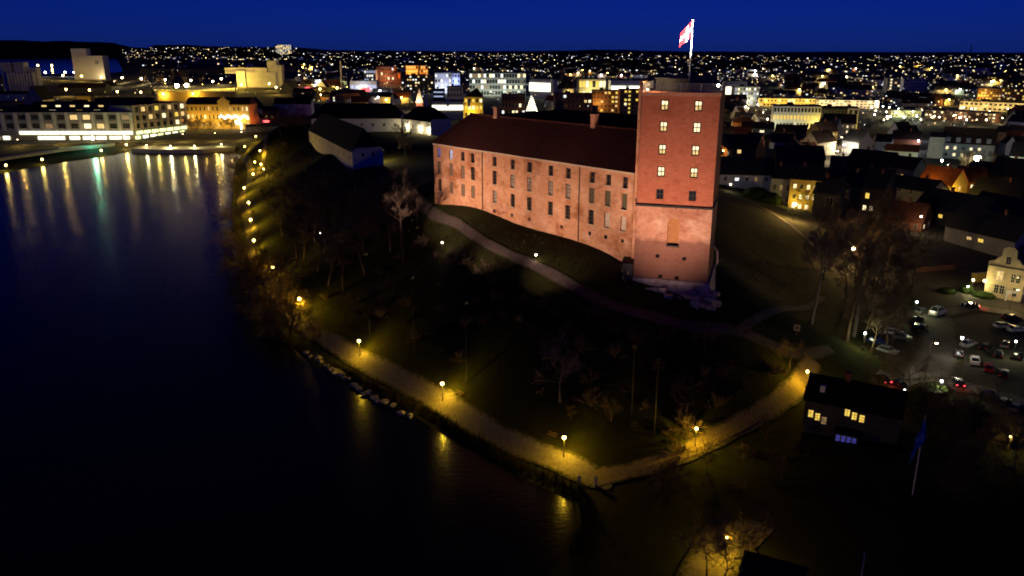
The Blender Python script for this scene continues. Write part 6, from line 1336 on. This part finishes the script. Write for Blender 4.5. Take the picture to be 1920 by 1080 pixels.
# undergrowth over the slopes
mb = MB(); r = random.Random(77)
for poly, n in (([(500,320),(800,380),(1000,530),(1180,610),(1400,650),(1440,690),(1250,850),(1130,860),(900,760),(680,640),(560,560),(480,430)], 5200), ([(1340,380),(1500,440),(1560,560),(1540,620),(1400,610),(1330,560)], 900), ([(840,412),(1000,440),(1180,500),(1180,560),(1020,490)], 700)):
    xs = [p[0] for p in poly]; ys = [p[1] for p in poly]
    for _ in range(n):
        px, py = r.uniform(min(xs), max(xs)), r.uniform(min(ys), max(ys))
        if not inpoly(px, py, poly): continue
        d = ray(px, py); p = None
        p = atz(px, py, 12)
        # a few refinement steps towards the real ground
        for _k in range(5): p = atz(px, py, hz(p.x, p.y))
        if any(abs(p.x-q.x)+abs(p.y-q.y) < 3.4 for q in UPW): continue
        s_ = r.uniform(.2,.6)
        for _j in range(5):
            a = r.uniform(0,6.28); t_ = Vector((math.cos(a)*s_*.6, math.sin(a)*s_*.6, s_*r.uniform(.5,1.3))); w_ = Vector((-math.sin(a), math.cos(a), 0))*s_*.09
            mb.face([p-w_-Vector((0,0,.1)), p+w_-Vector((0,0,.1)), p+t_])
M['weeds'] = mat('dry_weeds', (.05,.042,.022), .95, .5, 1.5, spec=.05)
o = mb.build("undergrowth", M['weeds']); tag(o, "dry winter undergrowth scattered over the castle slopes", "undergrowth", kind="stuff")

# ------------------------------------------------------------------ the rest of the town
LANDM = [(1451,199,"the white school"),(1570,262,"the bright shopping street"),(1832,300,"the glaring lamp"),(1730,330,"the orange roofed house"),(1640,190,"the cream lit row"),(1890,175,"the right edge brick flats"),(1400,160,"the tower top"),(1700,150,"the pale stair flats"),
    (930,150,"the glass hall"),(780,132,"the orange glowing building"),(1110,155,"the yellow lit hall"),(1175,160,"the glaring hall"),(997,186,"the christmas tree"),(786,180,"the pale steeple"),(680,155,"the cold lit market hall"),(690,200,"the stable roofs"),(600,165,"the grey pointed gables"),(475,140,"the mill"),(350,160,"the lit yard"),(165,120,"the white silo"),(1380,330,"the tower foot"),(1620,400,"the park trees"),(1870,400,"the orange window strip")]
def near_mark(px, py): return min(LANDM, key=lambda q: (q[0]-px)**2+((q[1]-py)*1.8)**2)[2]
for o in list(COL.objects):     # keep clear of what stands already
    if o.parent is None and o.type == 'EMPTY' and o.get('category') in ('building','office building','apartment block','school','hall','hotel','shed','barn','house','warehouse','silo','church','steeple','shop row','canopy','kiosk','wall','stable wing','tower block'):
        w_ = [c for c in o.children if c.name.startswith(('wall','main_block','storage','tower'))]
        if w_:
            bb = [o.matrix_basis @ Vector(c) for c in w_[0].bound_box]; xs = [b_.x for b_ in bb]; ys = [b_.y for b_ in bb]
            cx, cy = sum(xs)/8, sum(ys)/8; L_ = max((bb[0]-bb[4]).length, 4); W_ = (bb[0]-bb[3]).length; n_ = max(1, int(L_/12)); u = (bb[4]-bb[0])
            for i in range(n_+1): q = bb[0] + u*(i/n_) + (bb[3]-bb[0])*.5; SITES.append((q.x, q.y, W_*.5+5))
WALLS = [('white','white_wall',5),('cream','cream_wall',4),('brick','brick_wall',5),('brown','brown_wall',4),('grey','grey_wall',4),('dark','dark_wall',3),('yellow','yellow_wall',2)]
ROOFS = [('black','slate_town',5),('dark red','tile_roof',4),('brown','brown_roof',5),('orange','orange_roof',1),('grey','grey_roof',2)]
def pick(r, L_):
    t_ = r.uniform(0, sum(x[2] for x in L_))
    for x in L_:
        t_ -= x[2]
        if t_ <= 0: return x
    return L_[-1]
r = random.Random(2024); HC = 0
REG = [([(1345,205),(1450,195),(1460,240),(1560,245),(1650,230),(1920,212),(1920,440),(1750,440),(1600,415),(1345,330)], 75), ([(1345,150),(1920,140),(1920,205),(1345,200)], 75), ([(560,148),(1205,142),(1205,210),(950,200),(880,205),(800,200),(560,196)], 70), ([(1345,128),(1920,125),(1920,150),(1345,150)], 30), ([(560,125),(1205,125),(1205,145),(560,145)], 34)]
NEWLAMP = []
CLEAR = [(1440,192,1615,246),(1400,178,1655,214),(1640,208,1885,240),(1535,236,1622,304),(1765,240,1860,312),(1655,280,1715,312),(1735,250,1770,304),(1690,306,1785,380),(1475,322,1535,400),(1340,300,1416,355),(1385,250,1425,300),(1440,320,1482,382),(1355,140,1430,180),(1795,180,1920,206),(1660,138,1745,170),(1830,160,1920,186),
         (875,130,1035,176),(750,118,865,160),(655,122,745,170),(1080,144,1206,190),(775,160,800,196),(985,170,1010,200),(865,176,990,206),(805,160,870,200),(1895,290,1920,332)]
for poly, n in REG:
    k = tries = 0; xs = [p[0] for p in poly]; ys = [p[1] for p in poly]
    while k < n and tries < n*40:
        tries += 1; px, py = r.uniform(min(xs), max(xs)), r.uniform(min(ys), max(ys))
        if not inpoly(px, py, poly): continue
        p = hit(px, py)
        if p is None: continue
        d_ = math.hypot(p.x, p.y); w = r.uniform(10,24) if d_ < 900 else r.uniform(14,34); d = r.uniform(8.5,12); nf = r.choice((1,2,2,3)); h = 2.9*nf + .8; rh = d*.5*r.uniform(.7,1.15)
        if any((p.x-a)**2+(p.y-b)**2 < (c_+max(w,d)*.42)**2 for a, b, c_ in SITES): continue
        pw = w*.6/d_*FPX; ph = (h+rh)/d_*FPX
        if any(px+pw > q[0] and px-pw < q[2] and py > q[1]+4 and py-ph < q[3]-3 for q in CLEAR): continue
        SITES.append((p.x, p.y, max(w,d)*.42)); k += 1; HC += 1
        turn = r.choice((-35,-25,10,20,62,70,-8,5)) + 25*math.sin(p.x*.01+p.y*.013); yaw = -az_of(px) + R(turn); wn, wm, _ = pick(r, WALLS); rn, rm, _ = pick(r, ROOFS)
        g = min(hz(p.x+dx, p.y+dy) for dx in (-4,4) for dy in (-4,4)); sz = "small" if w < 14 else "long" if w > 20 else "medium"
        t_ = empty("town_house", (p.x, p.y, g), yaw); house_parts(t_, w, d, h, rh, M[wm], M[rm], 0 if r.random() < .8 else d*.35, 1 if d_ < 1100 else 0, 3, r, .4)
        nl = 0; nx = max(2, int(w/(3.2 if d_ < 520 else 5)))
        for side in 'flr':
            for f_ in range(nf):
                for i in range(nx if side == 'f' else 2):
                    lit = r.random() < (.16 if d_ < 520 else .20)
                    if not lit and d_ > 520: continue
                    gl = r.choice((WM_,C_,Y_,DM_,WH_,DM_)) if lit else D_; nl += lit; ww, hh = (1.1,1.4) if d_ < 520 else (r.uniform(1.5,2.6), 1.5)
                    if side == 'f': loc, rz = (-w/2+w*(i+.5)/nx, -d/2-.02, 1+2.9*f_), 0
                    elif side == 'l': loc, rz = (-w/2-.02, (-.25+.5*i)*d, 1+2.9*f_), -math.pi/2
                    else: loc, rz = (w/2+.02, (-.25+.5*i)*d, 1+2.9*f_), math.pi/2
                    window(t_, *loc, round(ww,1), hh, gl, rz=rz, nx=2 if d_ < 520 else 1, nz=2 if d_ < 520 else 1)
        tag(t_, "%s %s house, %s roof, %s, near %s" % (sz, wn, rn, ("no lit window","one lit window","two lit windows","a few lit windows","many lit windows","many lit windows")[min(nl,5)], near_mark(px, py)), "house", "houses of the town near " + near_mark(px, py))
        if r.random() < (.6 if d_ < 900 else .45): NEWLAMP.append((p.x + r.uniform(-3,3) - math.sin(-yaw)*0, p.y - d*.5 - r.uniform(4,7), px, py, d_))
for x, y, px, py, d_ in NEWLAMP:
    k = r.random(); mt, c, cn = (M['lamp_sodium'],(1,.64,.12),"yellow") if k < .42 else (M['lamp_warm'],(1,.76,.40),"warm white") if k < .72 else (M['lamp_white'],(.9,.92,1),"white") if k < .9 else (M['lamp_white'],(.8,1,.5),"greenish")
    lamp((x, y, hz(x, y)), 6, 'globe', mt, 1500*min(8, max(1, (d_/450)**2)), c, "%s street lamp among the houses near %s" % (cn, near_mark(px, py)), "street lamp", "street lamps of the town near " + near_mark(px, py), max(.3, min(1.2, d_*.00085)), 0, .5)
r = random.Random(31); q_ = 0
while q_ < 34:
    px, py = r.uniform(1630,1890), r.uniform(209,238); p = hit(px, py)
    if any((p.x-a)**2+(p.y-b)**2 < 49 for a, b, c_ in SITES): continue
    SITES.append((p.x, p.y, 3)); q_ += 1; k = r.random(); mt, c, cn = (M['lamp_warm'],(1,.78,.36),"warm") if k < .6 else (M['lamp_white'],(.75,1,.5),"greenish") if k < .8 else (M['lamp_white'],(.9,.95,1),"white")
    lamp((p.x, p.y, p.z), 5, 'globe', mt, 2600 if q_ % 2 else 0, c, "%s lamp on the tree planted square right of the white school" % cn, "street lamp", "lamps on the square right of the white school", r.uniform(.4,.62), 0, .5)
for i, (px, py) in enumerate(((1372,212),(1382,225),(1395,240),(1402,214),(1412,230),(1420,206),(1430,222),(1438,236),(1366,233),(1350,222),(1445,243))):
    p = hit(px, py); SITES.append((p.x, p.y, 3)); lamp(tuple(p), 5, 'globe', M['lamp_warm'], 2400, (1,.76,.40), "warm lamp among the trees between tower and white school", "street lamp", "lamps in the park between tower and white school", .5, 0, .5)
# town trees among the houses
wood([(1350,215),(1450,205),(1450,250),(1350,260)], 8, (8,12), ('spreading',), "trees left of the white school", "bare tree among the houses left of the white school", 8, 21)
wood([(1620,205),(1900,215),(1900,250),(1620,250)], 16, (8,12), ('spreading',), "trees right of the white school", "bare tree in the lamplit square right of the white school", 8, 22)
wood([(1780,310),(1860,310),(1860,345),(1780,340)], 5, (6,9), ('spreading',), "trees below the glaring lamp", "bare tree below the glaring lamp of the dormered house", 5, 23)
tree_px(1512, 398, 9, 'spreading', "bare tree silhouetted against the yellow lit garden house")

# far hillside town: a carpet of roofs and lights nobody could count
mbh, mbl = MB(), MB(); r = random.Random(5)
def far_light(px, py, size, mi, up=4):
    p = hit(px, py, up)
    if p is None: return
    d_ = math.hypot(p.x, p.y); s_ = d_*.00042*size
    b = len(mbl.v); P = [p+Vector((s_,0,0)), p+Vector((-s_,0,0)), p+Vector((0,s_,0)), p+Vector((0,-s_,0)), p+Vector((0,0,s_*.8)), p+Vector((0,0,-s_*.8))]
    mbl.mesh(P, [(0,2,4),(2,1,4),(1,3,4),(3,0,4),(2,0,5),(1,2,5),(3,1,5),(0,3,5)], mi)
def far_house(px, py, k):
    p = hit(px, py)
    if p is None: return
    w, d, h = r.uniform(8,26), r.uniform(8,12), r.uniform(3,8); a = r.uniform(-.8,.8); Mx = Matrix.Translation((p.x,p.y,p.z)) @ Matrix.Rotation(a,4,'Z')
    mbh.box(-w/2,w/2,-d/2,d/2,-4,h,k,Mx); P = [Mx @ Vector(q) for q in ((-w/2,-d/2,h),(w/2,-d/2,h),(w/2,d/2,h),(-w/2,d/2,h),(-w/2,0,h+4),(w/2,0,h+4))]
    mbh.mesh(P, [(0,1,5,4),(2,3,4,5),(1,2,5),(3,0,4)], 3)
    if r.random() < .55:
        z_ = h*.35; Q = [Mx @ Vector((x_, -d/2-.1, zz)) for x_, zz in ((-w*.3,z_),(-w*.3+r.uniform(1.5,4),z_),(-w*.3+3,z_+1.6),(-w*.3,z_+1.6))]; mbl.face(Q, r.choice((0,0,2,1)))
BANDS = [(1205,1350,104,140,120,.5),(230,560,90,112,140,.8),(1345,1920,150,215,170,.7),(560,1205,120,170,170,.6),(235,330,96,108,60,.55),(300,560,89,108,330,.55),(420,530,94,112,170,.6),(560,700,98,122,90,.2),(640,900,99,128,150,.25),(880,1205,101,132,330,.3),(1080,1210,100,140,90,.3),(1345,1480,104,150,200,.5),(1440,1920,108,150,300,.5),(1640,1920,104,112,70,.1),(560,760,118,165,90,.4),(760,1205,128,200,210,.5),(1350,1920,140,235,330,.6),(230,560,108,175,70,.7),(0,230,150,190,24,.8)]
for x0, x1, y0, y1, n, warm in BANDS:
    for _ in range(int(n*1.6)):
        px, py = r.uniform(x0, x1), y0 + (y1-y0)*r.random()**1.15
        q = r.random(); mi = 0 if q < warm*.8 else 2 if q < warm else 1
        far_light(px, py, r.choice((.3,.35,.4,.45,.5,.6,.7,.9,1.4)), mi, r.choice((3,5,8)))
        if py < 135: far_house(px + r.uniform(-3,3), py + r.uniform(0,2), r.choice((0,1,1,2)))
for i in range(10): far_light(1670+i*5+r.uniform(-2,2), 106, .8, 1); far_light(1790+i*4+r.uniform(-2,2), 108.5, 1.0, 1)
# strings of lamps along far roads
for x0, y0, x1, y1, n, mi in ((640,108,900,104,16,1),(900,103,1130,106,18,1),(870,120,1060,124,16,0),(1000,128,1200,131,12,0),(1360,118,1560,128,14,1),(1560,150,1800,144,12,0),(300,100,420,94,12,0)):
    for i in range(n): t_ = i/(n-1); far_light(x0+(x1-x0)*t_, y0+(y1-y0)*t_+r.uniform(-1,1), .9, mi)
o = mbh.build("distant_town", [M['white_wall'], M['brick_wall'], M['dark_wall'], M['dark_roof']]); tag(o, "far carpet of small roofs on the hillsides up to the skyline", "distant houses", kind="stuff")
o = mbl.build("distant_town_lights", [M['town_warm'], M['town_white'], M['town_dim']]); tag(o, "countless small lights of the far town below the skyline", "town lights", kind="stuff")
